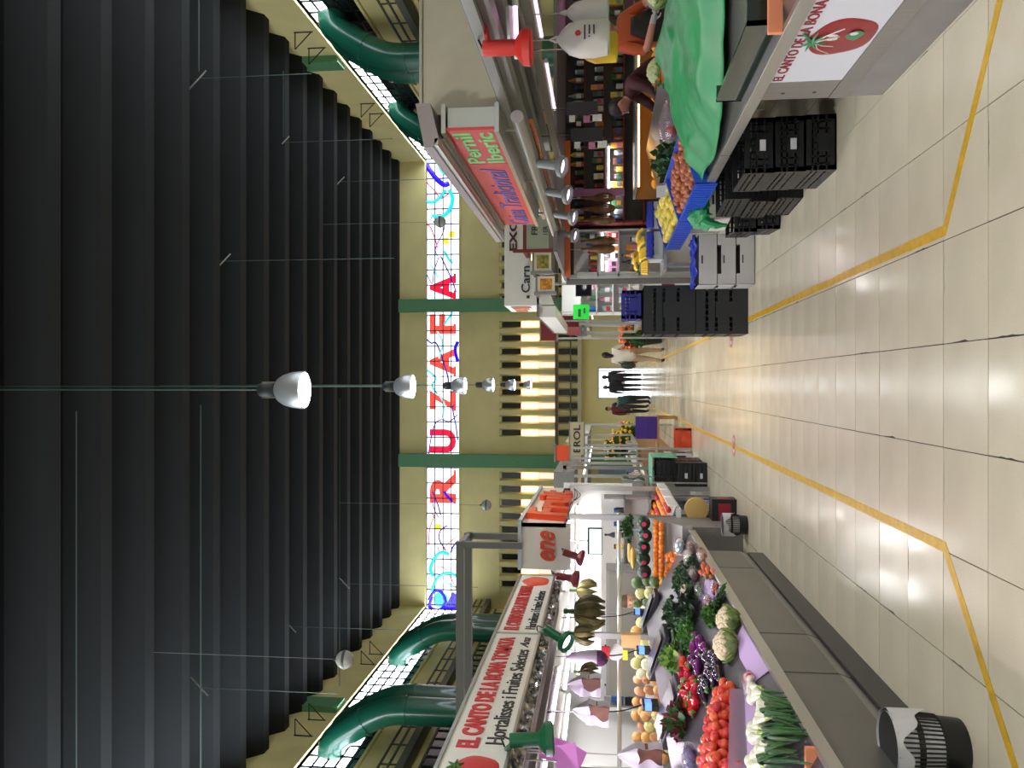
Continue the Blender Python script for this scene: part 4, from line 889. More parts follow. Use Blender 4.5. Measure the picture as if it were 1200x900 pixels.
mb = MB(); mb.box(-5.26, -5.2, 9.4, 13.4, 0, 2.25); obj('side_panel', mb, m_white, r)
for (x, y) in ((-1.66, 13.3), (-5.1, 9.5), (-1.75, 10.95)):
    mb = MB(); mb.box(x - .035, x + .035, y - .035, y + .035, 0, 2.2); obj('post', mb, m_alu, r)
mb = MB(); mb.tube([(-5.1, 11.0, 1.45), (-1.7, 11.0, 1.45)], .03, 10); obj('hanging_rail', mb, m_alu, r)
for k in range(5):
    x = -1.95 - k * .62; tube_light('white fluorescent tube in the bright canopy, %s from the orange script' % ('first', 'second', 'third', 'fourth', 'fifth')[k], (x, 10.3, 2.14), (x, 11.8, 2.14), m_tube, .018, 7)
for k in range(4):
    x = -1.95 - k * .7; tube_light('white fluorescent tube before the white rear panel, %s from the aisle' % ('first', 'second', 'third', 'fourth')[k], (x, 13.3, 2.1 - .03), (x - .6, 13.3, 2.1 - .03), m_tube, .018, 5)
# screen, boxes and goods in that bright stall
p = at(697, 634, 11.2); r = thing('hanging_screen', 'pale lit screen with black top hanging in the bright stall', 'screen', tuple(p))
mb = MB(); mb.cbox(p, (.36, .06, .2)); obj('case', mb, m_black, r, bevel=.01); mb = MB(); mb.cbox(p + Vector((0, -.033, -.01)), (.33, .006, .16)); obj('panel', mb, mat('screen_pale', (205, 232, 240), .3, emit=.9, ergb=(205, 232, 240)), r)
mb = MB(); mb.tube([p + Vector((0, 0, .1)), (p.x, p.y, 2.2)], .012, 6); obj('drop_rod', mb, m_alu, r)
gi = 0
gcol = [(206, 40, 50), (40, 90, 170), (236, 216, 90), (240, 240, 236), (60, 110, 70), (214, 140, 60), (120, 70, 50), (50, 50, 60), (200, 120, 160), (150, 170, 180)]
gm = [mat('pack_%d' % k, c, .4, var=.12, scale=20) for k, c in enumerate(gcol)]
def shelf_unit(label, X0, X1, Y, zs, depth=.35, back=None, facing=-1, m=m_steel, top=True):
    r = thing('shelf_unit', label, 'shelf', ((X0 + X1) / 2, Y + depth / 2, 0))
    for z in zs:
        mb = MB(); mb.box(X0, X1, Y, Y + depth, z - .02, z); obj('shelf_board', mb, m, r)
    for x in (X0, X1 - .03):
        mb = MB(); mb.box(x, x + .03, Y, Y + depth, 0, zs[-1] + .3); obj('side_panel', mb, m, r)
    mb = MB(); mb.box(X0, X1, Y + depth, Y + depth + .02, 0, zs[-1] + .35); obj('back_panel', mb, back or m_grey, r); return r
PACKS = {}
def pack_protos():
    for k, mm in enumerate(gm):
        r = thing('packet', 'x', 'packet', (0, 0, 0)); mb = MB(); mb.box(-.04, .04, -.03, .03, 0, .14 + .02 * (k % 3)); bd = obj('carton', mb, mm, r, bevel=.004)
        mb = MB(); mb.box(-.03, .03, -.032, -.03, .03, .09); obj('front_label', mb, gm[(k * 3 + 3) % 10], bd); PACKS['p%d' % k] = Proto(r)
        r = thing('jar', 'x', 'jar', (0, 0, 0)); mb = MB(); mb.lathe([(0, 0), (.035, 0), (.038, .01), (.038, .09), (.028, .105)], 12); bd = obj('glass_body', mb, mm, r, True)
        mb = MB(); mb.lathe([(.03, .1), (.032, .1), (.032, .125), (0, .126)], 12); obj('lid', mb, gm[(k + 4) % 10], bd); PACKS['j%d' % k] = Proto(r)
        r = thing('bottle', 'x', 'bottle', (0, 0, 0)); mb = MB(); mb.lathe([(0, 0), (.034, 0), (.036, .01), (.036, .14), (.014, .19), (.013, .23)], 12); bd = obj('glass_body', mb, mm, r, True)
        mb = MB(); mb.lathe([(.015, .225), (.015, .245), (0, .246)], 10); obj('cap', mb, m_black, bd)
        mb = MB(); mb.lathe([(.037, .04), (.037, .11)], 12); obj('front_label', mb, m_white, bd); PACKS['b%d' % k] = Proto(r)
pack_protos()
cnames = ['red', 'blue', 'yellow', 'white', 'green', 'ochre', 'brown', 'black', 'pink', 'grey']
def stock(where, X0, X1, Y, z, kinds='pjb', seed=0, step=.1, lst=range(10), along='x', sc=1.0):
    q = random.Random(seed); x = X0
    while x < X1:
        kd = q.choice(kinds); k = q.choice(list(lst)); p = PACKS['%s%d' % (kd, k)]
        nm = {'p': 'packet', 'j': 'jar', 'b': 'bottle'}[kd]; loc = (x, Y, z) if along == 'x' else (Y, x, z)
        o = p(loc, q.uniform(-.15, .15) + (0 if along == 'x' else (pi / 2 if Y < 0 else -pi / 2)), sc); o['label'] = '%s %s %s' % (cnames[k], nm, where); o['group'] = '%ss %s' % (nm, where)
        x += step * q.uniform(.85, 1.25) * sc
shelf_unit('steel shelves against the white rear panel of the bright stall', -5.0, -1.75, 12.9, (.4, .95, 1.35), back=m_white)
stock('on the upper shelf of the bright stall', -4.9, -1.85, 12.98, 1.35, 'pjb', 2, .15, sc=1.2); stock('on the middle shelf of the bright stall', -4.9, -1.85, 12.98, .95, 'pjb', 3, .16, sc=1.2)
r = thing('steel_cabinet', 'grey steel cabinet with doors behind the melon display', 'cabinet', (-3.6, 12.5, 0))
mb = MB(); mb.box(-4.6, -2.75, 12.3, 12.8, 0, 1.62); obj('body', mb, m_grey, r)
for k in range(3):
    mb = MB(); mb.box(-4.58 + k * .61, -4.0 + k * .61, 12.28, 12.3, .1, 1.58); dr = obj('door', mb, mat('cabinet_door', (132, 128, 120), .45, .2), r)
    mb = MB(); mb.tube([(-4.06 + k * .61, 12.26, .9), (-4.06 + k * .61, 12.26, 1.2)], .012, 6); obj('handle', mb, m_cdark, dr)
# side counter of the bright stall along the aisle, boxes under it
r = thing('side_counter', 'pale counter with tilted white trays of tangerines below the orange script', 'counter', (-1.7, 12, 0))
mb = MB(); mb.box(-2.5, -1.62, 10.9, 13.5, .66, .72); obj('top', mb, m_white, r)
for y in (10.95, 12.2, 13.4):
    mb = MB(); mb.box(-1.7, -1.64, y, y + .06, 0, .66); obj('leg', mb, m_alu, r)
mb = MB(); mb.box(-2.5, -2.44, 10.9, 13.5, 0, .66); obj('back_panel', mb, m_grey, r)
for k in range(3):
    y = 10.98 + k * .85; mb = MB(); mb.prism([(-1.6, .72), (-2.2, .92), (-2.2, .95), (-1.6, .75)], lambda u, v, w: Vector((u, w, v)), y, y + .72); mb.box(-1.6, -1.58, y, y + .72, .7, .82); tr_ = obj('tray', mb, m_white, r)
m_red2 = [mat('cherry', (190, 30, 44), .3, objvar=.2)]
ch = fruit('cherry_tomato', 'small red cherry tomato in the white trays below the orange script', 'tomato', 'cherry tomatoes in white trays', .035, m_red2[0], (1, 1, .95), 0, True, 10)
for k in range(3):
    for i in range(5):
        for j in range(8):
            q = random.Random(k * 100 + i * 10 + j); y = 11.03 + k * .85 + j * .085; x = -1.66 - i * .1
            z = .75 - (x + 1.6) / .6 * .2 + .04
            if (i + k) % 3 == 0: ch((x, y, z), q.uniform(0, 6), q.uniform(.9, 1.1), None, q.uniform(-1, 1))
            else: tan_((x, y, z), q.uniform(0, 6), 1.02, 'orange tangerine in the white trays below the orange script', q.uniform(-1, 1))
def carton(name, label, cat, loc, w, d, h, m, rz=0, open_top=False, panel=None, group=None, lid=None, notch=False):
    r = thing(name, label, cat, (0, 0, 0), group); t = .006
    hh = h; h = h * .8 if notch else h
    mb = MB(); mb.box(-w / 2, w / 2, -d / 2, d / 2, 0, t); mb.box(-w / 2, w / 2, -d / 2, -d / 2 + t, 0, h); mb.box(-w / 2, w / 2, d / 2 - t, d / 2, 0, h); mb.box(-w / 2, -w / 2 + t, -d / 2, d / 2, 0, h); mb.box(w / 2 - t, w / 2, -d / 2, d / 2, 0, h)
    bd = obj('body', mb, m, r)
    if notch:
        for sx in (-1, 1):
            for sy in (-1, 1): mb = MB(); x, y = sx * (w / 2 - .06), sy * (d / 2 - .05); mb.box(x - .06, x + .06, y - .05, y + .05, h, hh); obj('corner_tab', mb, m, r)
        mb = MB(); mb.box(-w / 2 + .02, w / 2 - .02, -d / 2 + .02, d / 2 - .02, t, h * .97); obj('gap_shade_fill', mb, m_sblk, r)  # black fill put in for the shade between stacked cartons
    if not open_top and not notch:
        mb = MB(); mb.box(-w / 2, w / 2, -d / 2, -.002, h, h + .005); mb.box(-w / 2, w / 2, .002, d / 2, h, h + .005); obj('flap', mb, lid or m, r)
    if panel is not None:
        mb = MB(); mb.box(-w * .35, w * .35, -d / 2 - .003, -d / 2, h * .25, h * .75); mb.box(w / 2, w / 2 + .003, -d * .35, d * .35, h * .25, h * .75); obj('printed_panel', mb, panel, bd)
    for s in (-1, 1):
        mb = MB(); mb.box(-.045, .045, s * d / 2 - .004, s * d / 2 + .004, h * .78, h * .86); obj('hand_hole', mb, m_sblk, bd)
    return place(r, loc, rz)
m_blue = mat('carton_blue', (34, 82, 140), .5); m_cwh = mat('carton_white', (206, 206, 214), .5); m_kraft = mat('carton_kraft', (172, 130, 86), .7)
xb = -1.86
carton('carton', 'dark blue carton standing under the tangerine trays', 'carton', (xb, 11.25, 0), .36, .5, .3, m_blue, 0, panel=m_cwh)
carton('carton', 'blue carton with pale label on the dark blue carton', 'carton', (xb, 11.25, .31), .36, .5, .28, mat('carton_blue2', (28, 70, 126), .5), .05, panel=mat('label_blue', (120, 160, 200), .5))
carton('carton', 'white printed carton standing beside the blue cartons', 'carton', (xb + .02, 11.85, 0), .36, .45, .42, m_cwh, 0, panel=mat('print_violet', (96, 90, 160), .5))
carton('carton', 'blue carton lying behind the white printed carton', 'carton', (xb, 12.4, 0), .36, .5, .34, m_blue, .1)
carton('carton', 'black carton with red print under the tangerine trays', 'carton', (-1.62, 10.75, 0), .34, .28, .3, mat('carton_black', (26, 24, 30), .5), 0, panel=mat('print_red', (150, 30, 50), .5))
mb = MB(); mb.lathe([(0, 0), (.15, 0), (.155, .02), (.15, .05), (0, .05)], 20, (0, 0, 0)); o = tag(obj('cheese_wheel', mb, mat('cheese', (222, 184, 110), .5), None, True), 'pale yellow round disc leaning against the black carton', 'disc'); place(o, (-1.62, 10.96, .31 + .15), 0, 1, pi / 2)
# ---- plastic crates
def crate_mesh(w, d, h, m, rows=3, colsn=5):
    mb = MB(); t = .012; post = .035
    mb.box(-w / 2, w / 2, -d / 2, d / 2, 0, t)
    for sx in (-1, 1):
        for sy in (-1, 1):
            x = sx * (w / 2 - post / 2); y = sy * (d / 2 - post / 2); mb.box(x - post / 2, x + post / 2, y - post / 2, y + post / 2, 0, h)
    bands = [(0, h * .3), (h * .36, h * .58), (h * .64, h * .76), (h * .82, h)]
    for z0, z1 in bands:
        for s in (-1, 1):
            y = s * (d / 2 - t / 2); mb.box(-w / 2, w / 2, y - t / 2, y + t / 2, z0, z1); x = s * (w / 2 - t / 2); mb.box(x - t / 2, x + t / 2, -d / 2, d / 2, z0, z1)
    for k in range(1, 8):
        for s in (-1, 1):
            x = -w / 2 + w * k / 8; y = s * (d / 2 - t / 2); mb.box(x - .006, x + .006, y - t / 2, y + t / 2, h * .2, h * .85)
            if k < 6:
                y2 = -d / 2 + d * k / 6; x2 = s * (w / 2 - t / 2); mb.box(x2 - t / 2, x2 + t / 2, y2 - .006, y2 + .006, h * .2, h * .85)
    for s in (-1, 1):   # solid centre plate with handle opening rim
        y = s * (d / 2 - t / 2); mb.box(-w * .16, w * .16, y - t * .7, y + t * .7, h * .25, h * .62); mb.box(-w * .2, w * .2, y - t * .8, y + t * .8, h * .92, h)
    return mb.mesh('crate_body', m)
CR = {}
def crate(label, loc, w, d, h, m, rz=0, group=None, name='plastic_crate', plate=None):
    k = (w, d, h, m.name)
    if k not in CR: CR[k] = crate_mesh(w, d, h, m)
    r = thing(name, label, 'crate', (0, 0, 0), group); o = link('body', CR[k], r)
    if plate is not None:
        mb = MB(); mb.box(-w * .1, w * .1, -d / 2 - .004, -d / 2, h * .3, h * .5); obj('label_plate', mb, plate, o)
    return place(r, loc, rz)
g = 'black crates beside the white cartons of the bright stall'
for k in range(3): crate('black crate under the mint green cloth, %s of its stack' % ('lowest', 'middle', 'topmost')[k], (-1.5, 14.6, k * .26), .4, .6, .25, m_black, 0, g)
for k in range(2): crate('black crate in the short stack behind the tangerine trays, %s one' % ('lower', 'upper')[k], (-1.5, 13.9, k * .24), .42, .6, .23, m_black, .05, g, plate=m_cwh)
# mint cloth
m_mint = mat('mint_cloth', (120, 180, 150), .7)
mb = MB()
def fnm(u, v):
    w = u * 2.2; x0 = -1.2 - .55 * min(1, max(0, (w - .45) / .5)) ; z = .84
    if w < .45: z = .84 - (.45 - w) * .95; x0 = -1.25 + .02 * sin(v * 22) * (1 - w / .45)
    if w > .95: x0 = -1.75
    return Vector((x0 + .02 * noise.noise(Vector((u * 4, v * 5, 0))), 14.15 + v * 1.0 + .05 * sin(5 * u), z + .03 * noise.noise(Vector((u * 5, v * 6, 3)))))
mb.grid(fnm, 22, 26); tag(obj('mint_cloth', mb, m_mint, None, True, 0, .006), 'mint green cloth draped over black crates by the aisle', 'cloth')
# ================================================================ tomato-sign counter on the other side of the aisle
def zr(X, Y=0): return .755 + .3 * (X - 1.72)
r = thing('tomato_counter', 'counter with white front panel bearing a painted tomato', 'counter', (RX, 4.5, 0))
mb = MB(); mb.box(RX, RX + .03, 2.4, 4.86, .315, .72); sp_ = obj('sign_panel', mb, mat('panel_bluewhite', (214, 216, 226), .3), r)
mb = MB(); mb.box(RX - .004, RX + .03, 2.4, 5.15, .214, .313); obj('steel_strip', mb, m_steel, r)
mb = MB(); mb.box(RX + .004, RX + 1.1, 2.4, 5.15, 0, .21); obj('plinth', mb, mat('plinth_stone', (128, 124, 122), .4, var=.08, scale=5), r)
mb = MB(); mb.box(RX - .002, RX + .03, 4.862, 5.15, .315, .72); obj('end_plate', mb, m_steel, r, bevel=.004)
for z in (.42, .6):
    mb = MB(); mb.lathe([(0, .003), (.012, .002), (.012, 0)][::-1], 8, (RX - .003, 5.04, z), Matrix.Rotation(-pi / 2, 3, 'Y')); obj('screw', mb, m_cdark, r)
mb = MB(); mb.box(RX + .035, 2.85, 2.42, 5.1, .21, .7); obj('body', mb, m_cdark, r)
mb = MB(); mb.prism([(RX, .755), (2.95, 1.125), (2.95, 1.09), (RX, .715)], lambda u, v, w: Vector((u, w, v)), 2.4, 10.6); obj('tray', mb, m_steel, r)
mb = MB(); mb.box(RX - .02, RX + .012, 2.4, 6.3, .715, .79); mb.box(RX - .02, RX + .012, 6.34, 10.6, .715, .79); obj('lip', mb, m_alu, r, bevel=.004)
for y in (5.4, 7.0, 8.8, 10.5):
    mb = MB(); mb.box(2.0, 2.05, y, y + .05, 0, .8); mb.box(2.85, 2.9, y, y + .05, 0, 1.08); mb.box(RX + .05, 2.05, y, y + .04, .7, .74); obj('leg', mb, m_steel, r)
mb = MB(); mb.box(2.9, 2.93, 5.15, 10.6, .1, 1.05); obj('back_panel', mb, m_grey, r)
lettering('EL CANTO DE LA BONA TOMATA', (RX, 4.83, .648), (0, -1, 0), (0, 0, 1), 1.4, .055, mat('letter_darkred', (150, 40, 48), .4), sp_, .004, bold=.01)
# painted tomato on the panel
mb = MB(); mb.ball((RX, 4.26, .485), .165, (.05, 1.32, 1.0), 28, 16, lambda p: 1 + .03 * cos(5 * atan2(p.y, p.z)) - .12 * max(0, p.z) ** 6); obj('tomato_emblem', mb, mat('tomato_paint', (150, 26, 36), .3, var=.15, scale=10), sp_, True)
mb = MB()
for k in range(7):
    a = .3 + k * .9; mb.tube(bez([(RX - .012, 4.28, .615), (RX - .014, 4.28 + .06 * cos(a), .615 + .035 * sin(a)), (RX - .012, 4.28 + .12 * cos(a), .605 + .06 * sin(a))], 6), [.009, .008, .007, .006, .005, .003, .002][:7], 5)
mb.tube([(RX - .01, 4.28, .615), (RX - .01, 4.18, .68)], .007, 5); obj('emblem_calyx', mb, mat('calyx_green', (70, 140, 96), .4), sp_)
for (y, z, s) in ((4.21, .535, .018), (4.25, .53, .02)):
    mb = MB(); mb.ball((RX - .012, y, z), s, (.15, .9, 1.5), 10, 6); obj('emblem_highlight', mb, mat('emblem_white', (226, 222, 216), .4), r, True)
mb = MB(); mb.ball((RX - .011, 4.22, .43), .05, (.08, 1.1, .8), 10, 7, lambda p: 1 + .3 * noise.noise(p * 2)); obj('emblem_patch', mb, mat('calyx_green', (0, 0, 0)), r, True)
mb = MB(); mb.ball((RX - .015, 4.19, .44), .02, (.1, 1, 1), 8, 6); obj('emblem_highlight', mb, mat('emblem_white', (0, 0, 0)), r, True)
for k in range(4):
    a = -.5 + k * .33; mb = MB(); mb.tube(bez([(RX - .013, 4.28, .6), (RX - .017, 4.28 + .09 * sin(a * 2.2), .57), (RX - .014, 4.28 + .17 * sin(a * 2.2), .5)], 6), .003, 4); obj('emblem_line', mb, MATS['emblem_white'], r)
o = board('salmon-lit divider board on the tomato-sign counter', 0, RX - .02, RX + .5, 4.12, .79, .86, m_salm)
# dark display bin on the tray
r = thing('display_bin', 'glossy dark plastic bin on the tomato-sign counter', 'bin', (2.1, 5, .8)); m_dkp = mat('dark_plastic', (42, 52, 46), .12, coat=.4)
for (x0, x1, y0, y1) in ((1.8, 1.82, 4.25, 5.4), (2.2, 2.22, 4.25, 4.6), (1.8, 2.22, 4.25, 4.27), (1.8, 1.9, 5.38, 5.4)):
    mb = MB(); mb.box(x0, x1, y0, y1, zr(x0) + .003, zr(x0) + .16); obj('wall', mb, m_dkp, r)
# green sheet
m_gsheet = mat('green_sheet', (34, 140, 80), .46, var=.1, scale=3)
def xf(Y): return 2.45 if Y < 4.4 else (2.45 + (1.83 - 2.45) * (Y - 4.4) / 1.35 if Y < 5.75 else 1.83 + (1.735 - 1.83) * min(1, (Y - 5.75) / .6))
def fg(u, v):
    Y = 4.2 + v * 3.05; a = xf(Y); X = a + (2.93 - a) * u
    lump = .1 + .07 * sin(u * pi) - .05 * u + .05 * noise.noise(Vector((X * 2.2, Y * 1.8, 0))) + .028 * noise.noise(Vector((X * 7, Y * 3.5, 2))) + .02 * abs(noise.noise(Vector((X * 9 + Y * 5, Y * 4 - X * 3, 5))))
    edge = min(1, u * 7) * min(1, (1 - u) * 9) * min(1, (1 - v) * 14)
    return Vector((X + .03 * noise.noise(Vector((Y * 3, u * 3, 1))) * (1 - u), Y + .06 * sin(u * 9) * v, zr(X) + .03 + lump * (.3 + .7 * edge)))
mb = MB(); mb.grid(fg, 46, 90); tag(obj('green_sheet', mb, m_gsheet, None, True, 0, .004), 'bright green plastic sheet thrown over the produce', 'sheet')
# blue corrugated tray with onions and mangoes
r = thing('blue_tray', 'long blue corrugated tray on the counter lip holding onions and mangoes', 'tray', (1.9, 8.8, .75)); m_bl = mat('blue_plastic', (32, 78, 196), .35)
for (y0, y1) in ((7.12, 8.7), (8.74, 10.55)):
    mb = MB(); mb.box(RX - .035, RX - .022, y0, y1, .7, .885); obj('front_wall', mb, m_bl, r)
    mb = MB(); mb.box(2.12, 2.135, y0, y1, .9, 1.02); obj('rear_wall', mb, m_bl, r)
    for k in range(int((y1 - y0) / .09)):
        mb = MB(); mb.box(RX - .041, RX - .034, y0 + .04 + k * .09, y0 + .075 + k * .09, .715, .87); obj('corrugation', mb, m_bl, r)
    for yy in (y0, y1 - .015):
        mb = MB(); mb.prism([(RX - .03, .76), (2.13, .885), (2.13, 1.02), (RX - .03, .885)], lambda u, v, w: Vector((u, w, v)), yy, yy + .015); obj('end_wall', mb, m_bl, r)
m_ona = mat('onion_skin', (182, 104, 58), .35, rgb2=(140, 70, 40), scale=10, stretch=(3, 3, .5), objvar=.2); m_man = mat('mango', (216, 184, 58), .35, rgb2=(170, 170, 60), scale=6, objvar=.12)
oni = fruit('onion', 'brown-skinned onion in the blue tray', 'onion', 'onions in the blue tray', .042, m_ona, (1, 1, .95), 0, False, 12)
man = fruit('mango', 'yellow-green mango in the blue tray', 'mango', 'mangoes in the blue tray', .055, m_man, (1, 1.15, .9), 0, False, 12)
q = random.Random(2)
for j in range(17):
    for i in range(5):
        if rnd.random() < .93: oni((1.77 + i * .078 + (j % 2) * .02, 7.2 + j * .083, zr(1.77 + i * .078) + .075 + q.uniform(0, .05)), q.uniform(0, 6), q.uniform(.9, 1.1), None, q.uniform(-1, 1))
for j in range(13):
    for i in range(4): man((1.79 + i * .095, 8.86 + j * .125, zr(1.79 + i * .095) + .085 + q.uniform(0, .04)), q.uniform(0, 6), q.uniform(.9, 1.08), None, q.uniform(-.5, .5))
mb = MB(); mb.cbox((2.0, 8.72, 1.06), (.12, .01, .1)); o = tag(obj('price_card', mb, m_white), 'white price card standing between onions and mangoes', 'card')
# vegetables further back on that tray
lumpbag('bag of dark red radishes behind the onions', Vector((2.42, 7.75, zr(2.42))), .35, .18, .16, m_rad, [mat('dark_radish', (132, 34, 44), .4), mat('dark_radish2', (96, 28, 40), .4)], 31)
car2 = longveg('carrot', 'orange carrot behind the green sheet', 'carrot', 'carrots behind the green sheet', m_car, .2, .024, taper=.6, curve=.05)
for k in range(9): car2((2.75 + (k % 3) * .06, 7.42 + k * .03, zr(2.8) + .05 + (k // 3) * .03), .3 * (k % 4), 1)
cab = lambda label, p, s: cauli(label, Vector(p), s, mat('cabbage_pale', (196, 206, 150), .5, var=.15, scale=8, bump=.4), 'cabbage')
cab('pale cabbage behind the green sheet near the blue crate', (2.82, 7.55, zr(2.82)), .11); cab('pale cabbage beside the carrots behind the sheet', (2.9, 7.8, zr(2.85)), .1)
cab('pale green cabbage beside the hanging white bags', (3.1, 6.6, 1.13), .12)
herb('leek_bunch', 'dark green leek leaves behind the blue tray', Vector((2.35, 8.8, zr(2.35))), .7, .14, .16, [m_h5, m_h2], 300, .06)
# black crates and cartons on the floor in front of the tray
g = 'black crates standing under the tray'
for i, (x, y, n, rz) in enumerate(((1.74, 6.42, 3, 0), (1.72, 7.42, 3, .06), (1.68, 8.3, 2, -.08))):
    for k in range(n):
        crate('black crate in the stack %s, %s' % (('nearest the tomato panel', 'between two other crate stacks', 'beside the white cartons')[i], ('at floor level', 'second from the floor', 'third from the floor')[k]), (x + rnd.uniform(-.02, .02), y, k * .215), .4, .58, .21, m_black, rz, g, plate=m_cwh if k else None)
carton('carton', 'open white carton tilted on the black crates', 'carton', (1.74, 8.3, .45), .36, .44, .2, mat('carton_offwhite', (214, 206, 200), .6), .1, True)
mb = MB(); mb.ball((1.66, 8.25, .68), 1, (.14, .2, .14), 20, 14, lambda v: 1 + .35 * noise.noise(v * 2.5)); r = thing('green_bag', 'crumpled green plastic bag stuffed in the open white carton', 'bag', (1.66, 8.25, .47)); obj('film', mb, m_gsheet, r)
mb = MB(); mb.tube(bez([(1.62, 8.2, .7), (1.52, 8.05, .62), (1.5, 8.0, .5)], 8), [.06, .06, .05, .05, .04, .04, .03, .02, .02], 8); obj('loose_end', mb, m_gsheet, r)
g = 'white cartons stacked by the aisle'
for k in range(3): carton('carton', 'white notched carton stacked by the aisle, %s' % ('resting on the floor', 'between two other cartons', 'on top with blue liner')[k], 'carton', (1.38, 9.6, k * .203), .56, .5, .2, mat('carton_grey_white', (200, 200, 200), .6), .0, k == 2, None, g, notch=k < 2)
mb = MB(); mb.grid(lambda u, v: Vector((1.1 + u * .56, 9.36 + v * .48, .6 + .05 * noise.noise(Vector((u * 6, v * 6, 0))) + .04)), 14, 12); tag(obj('blue_liner', mb, mat('liner_blue', (38, 58, 170), .4), None, True, 0, .003), 'crumpled dark blue liner in the top white carton', 'liner')
for k in range(2): crate('tall black ventilated crate by the aisle, %s' % ('lower of two', 'upper of two')[k], (.865, 10.08, k * .6), .57, .6, .59, m_black, 0, 'tall black crates by the aisle')
m_vio = mat('violet_blue_plastic', (44, 44, 150), .4)
crate('blue-violet crate on top of the tall black crates', (.95, 10.2, 1.2), .34, .42, .24, m_vio, 0)
crate('blue crate beside the vendors behind the green sheet', (3.2, 8.5, .84), .55, .4, .24, m_bl, 0)
mb = MB(); mb.box(2.97, 3.9, 7.9, 8.85, .8, .84); r = thing('packing_table', 'dark packing table before the vendors', 'table', (3.4, 8.1, 0)); obj('top', mb, m_cdark, r)
for x in (3.0, 3.84):
    for y in (7.94, 8.77): mb = MB(); mb.box(x, x + .05, y, y + .05, 0, .8); obj('leg', mb, m_cdark, r)
# ---- canopy over the tomato-sign counter (open frame) with rails
r = thing('stall_canopy', 'grey canopy frame with rails before the beige fascia box', 'canopy', (3.3, 4.2, 0))
mb = MB(); mb.box(1.95, 5.0, 2.2, 5.7, 2.34, 2.38); obj('roof_panel', mb, m_sof, r)
for x, z, w, m in ((1.93, 2.33, .02, m_alu), (2.02, 2.27, .05, m_grey), (2.2, 2.25, .05, m_grey), (2.5, 2.16, .03, m_alu), (2.75, 2.3, .04, m_grey)):
    mb = MB(); mb.box(x - w, x + w, 2.2, 9.6, z - .03, z + .03); obj('rail', mb, m, r)
for (x, y) in ((4.9, 2.3), (4.9, 5.6), (4.9, 9.5)):
    mb = MB(); mb.box(x - .03, x + .03, y - .03, y + .03, 0, 2.34); obj('post', mb, m_alu, r)
for y in (3.2, 5.0, 6.6, 8.2):
    mb = MB(); mb.box(1.95, 4.9, y, y + .04, 2.3, 2.33); obj('cross_rail', mb, m_grey, r)
m_tpk = mat('tube_pink', (255, 200, 240), .4, emit=4, ergb=(255, 150, 226))
tube_light('pink fluorescent tube beside the red spot lamp', at(604, 8, 4.7), at(606, 60, 4.7), m_tpk, .012)
for k, y in enumerate((4.0, 6.2, 8.2)): tube_light('added fluorescent tube over the tomato-sign counter, %s from the open white carton' % ('third', 'second', 'first')[k], (3.2, y, 2.22), (3.2, y + 1.4, 2.22), mat('added_tube_dim', (240, 225, 240), .4, emit=.9, ergb=(255, 225, 245)), energy=4, col=(1, .9, .97))  # tubes added to give this counter some soft light
spot('big red spot lamp before the beige fascia box', at(566, 57, 4.5) + Vector((0, 0, 0)), (0, .02, -1), m_srd, 1.15, arm=at(568, 32, 4.5))
# ---- beige fascia box with red sign
m_beige = mat('beige_panel', (190, 182, 164), .5, var=.03)
r = thing('fascia_box', 'plain beige stall fascia box behind the red sign', 'fascia', (2.9, 7.3, 2.3))
mb = MB(); mb.box(1.9, 4.2, 5.76, 9.3, 2.345, 2.93); obj('casing', mb, m_beige, r, bevel=.006)
mb = MB(); mb.box(1.885, 4.2, 5.745, 9.3, 2.93, 2.95); obj('cap', mb, m_alu, r)
r = thing('red_sign', 'tilted red stall sign with green and blue lettering', 'sign', (1.75, 7.2, 2.36)); m_rs = mat('sign_coral', (196, 66, 72), .4)
for (y0, y1) in ((5.54, 6.4), (6.41, 8.9)):
    mb = MB(); mb.box(1.72, 1.74, y0, y1, 2.39, 2.72); obj('panel', mb, m_rs, r)
mb = MB(); mb.box(1.7, 1.9, 5.53, 8.92, 2.72, 2.75); mb.box(1.7, 1.9, 5.53, 8.92, 2.355, 2.385); mb.box(1.74, 1.88, 5.56, 8.88, 2.39, 2.71); obj('casing', mb, m_alu, r)
m_lg = mat('letter_green', (128, 200, 128), .5); m_lb = mat('letter_blue', (92, 96, 170), .5)
lettering('Pernil', (1.72, 6.36, 2.56), (0, -1, 0), (0, 0, 1), .76, .13, m_lg, r, .006, bold=.02)
lettering('Iberic', (1.72, 6.36, 2.41), (0, -1, 0), (0, 0, 1), .76, .13, m_lg, r, .006, bold=.02)
lettering('Cuina Tradicional', (1.72, 8.85, 2.44), (0, -1, 0), (0, 0, 1), 2.3, .2, m_lb, r, .006, shear=.3)
r = thing('light_trough', 'long metal light trough above the red sign', 'light trough', (1.7, 7.2, 2.76))
mb = MB(); mb.prism([(1.6, 2.86), (1.9, 2.92), (1.9, 2.82), (1.66, 2.76), (1.6, 2.8)], lambda u, v, w: Vector((u, w, v)), 5.5, 9.25); obj('hood', mb, mat('trough_mauve', (150, 138, 140), .4), r)
mb = MB(); mb.box(1.61, 1.66, 5.5, 9.25, 2.765, 2.79); obj('edge', mb, m_alu, r)
mb = MB(); mb.tube([(1.71, 5.7, 2.765), (1.71, 9.1, 2.765)], .012, 6); obj('tube', mb, m_alu, r)
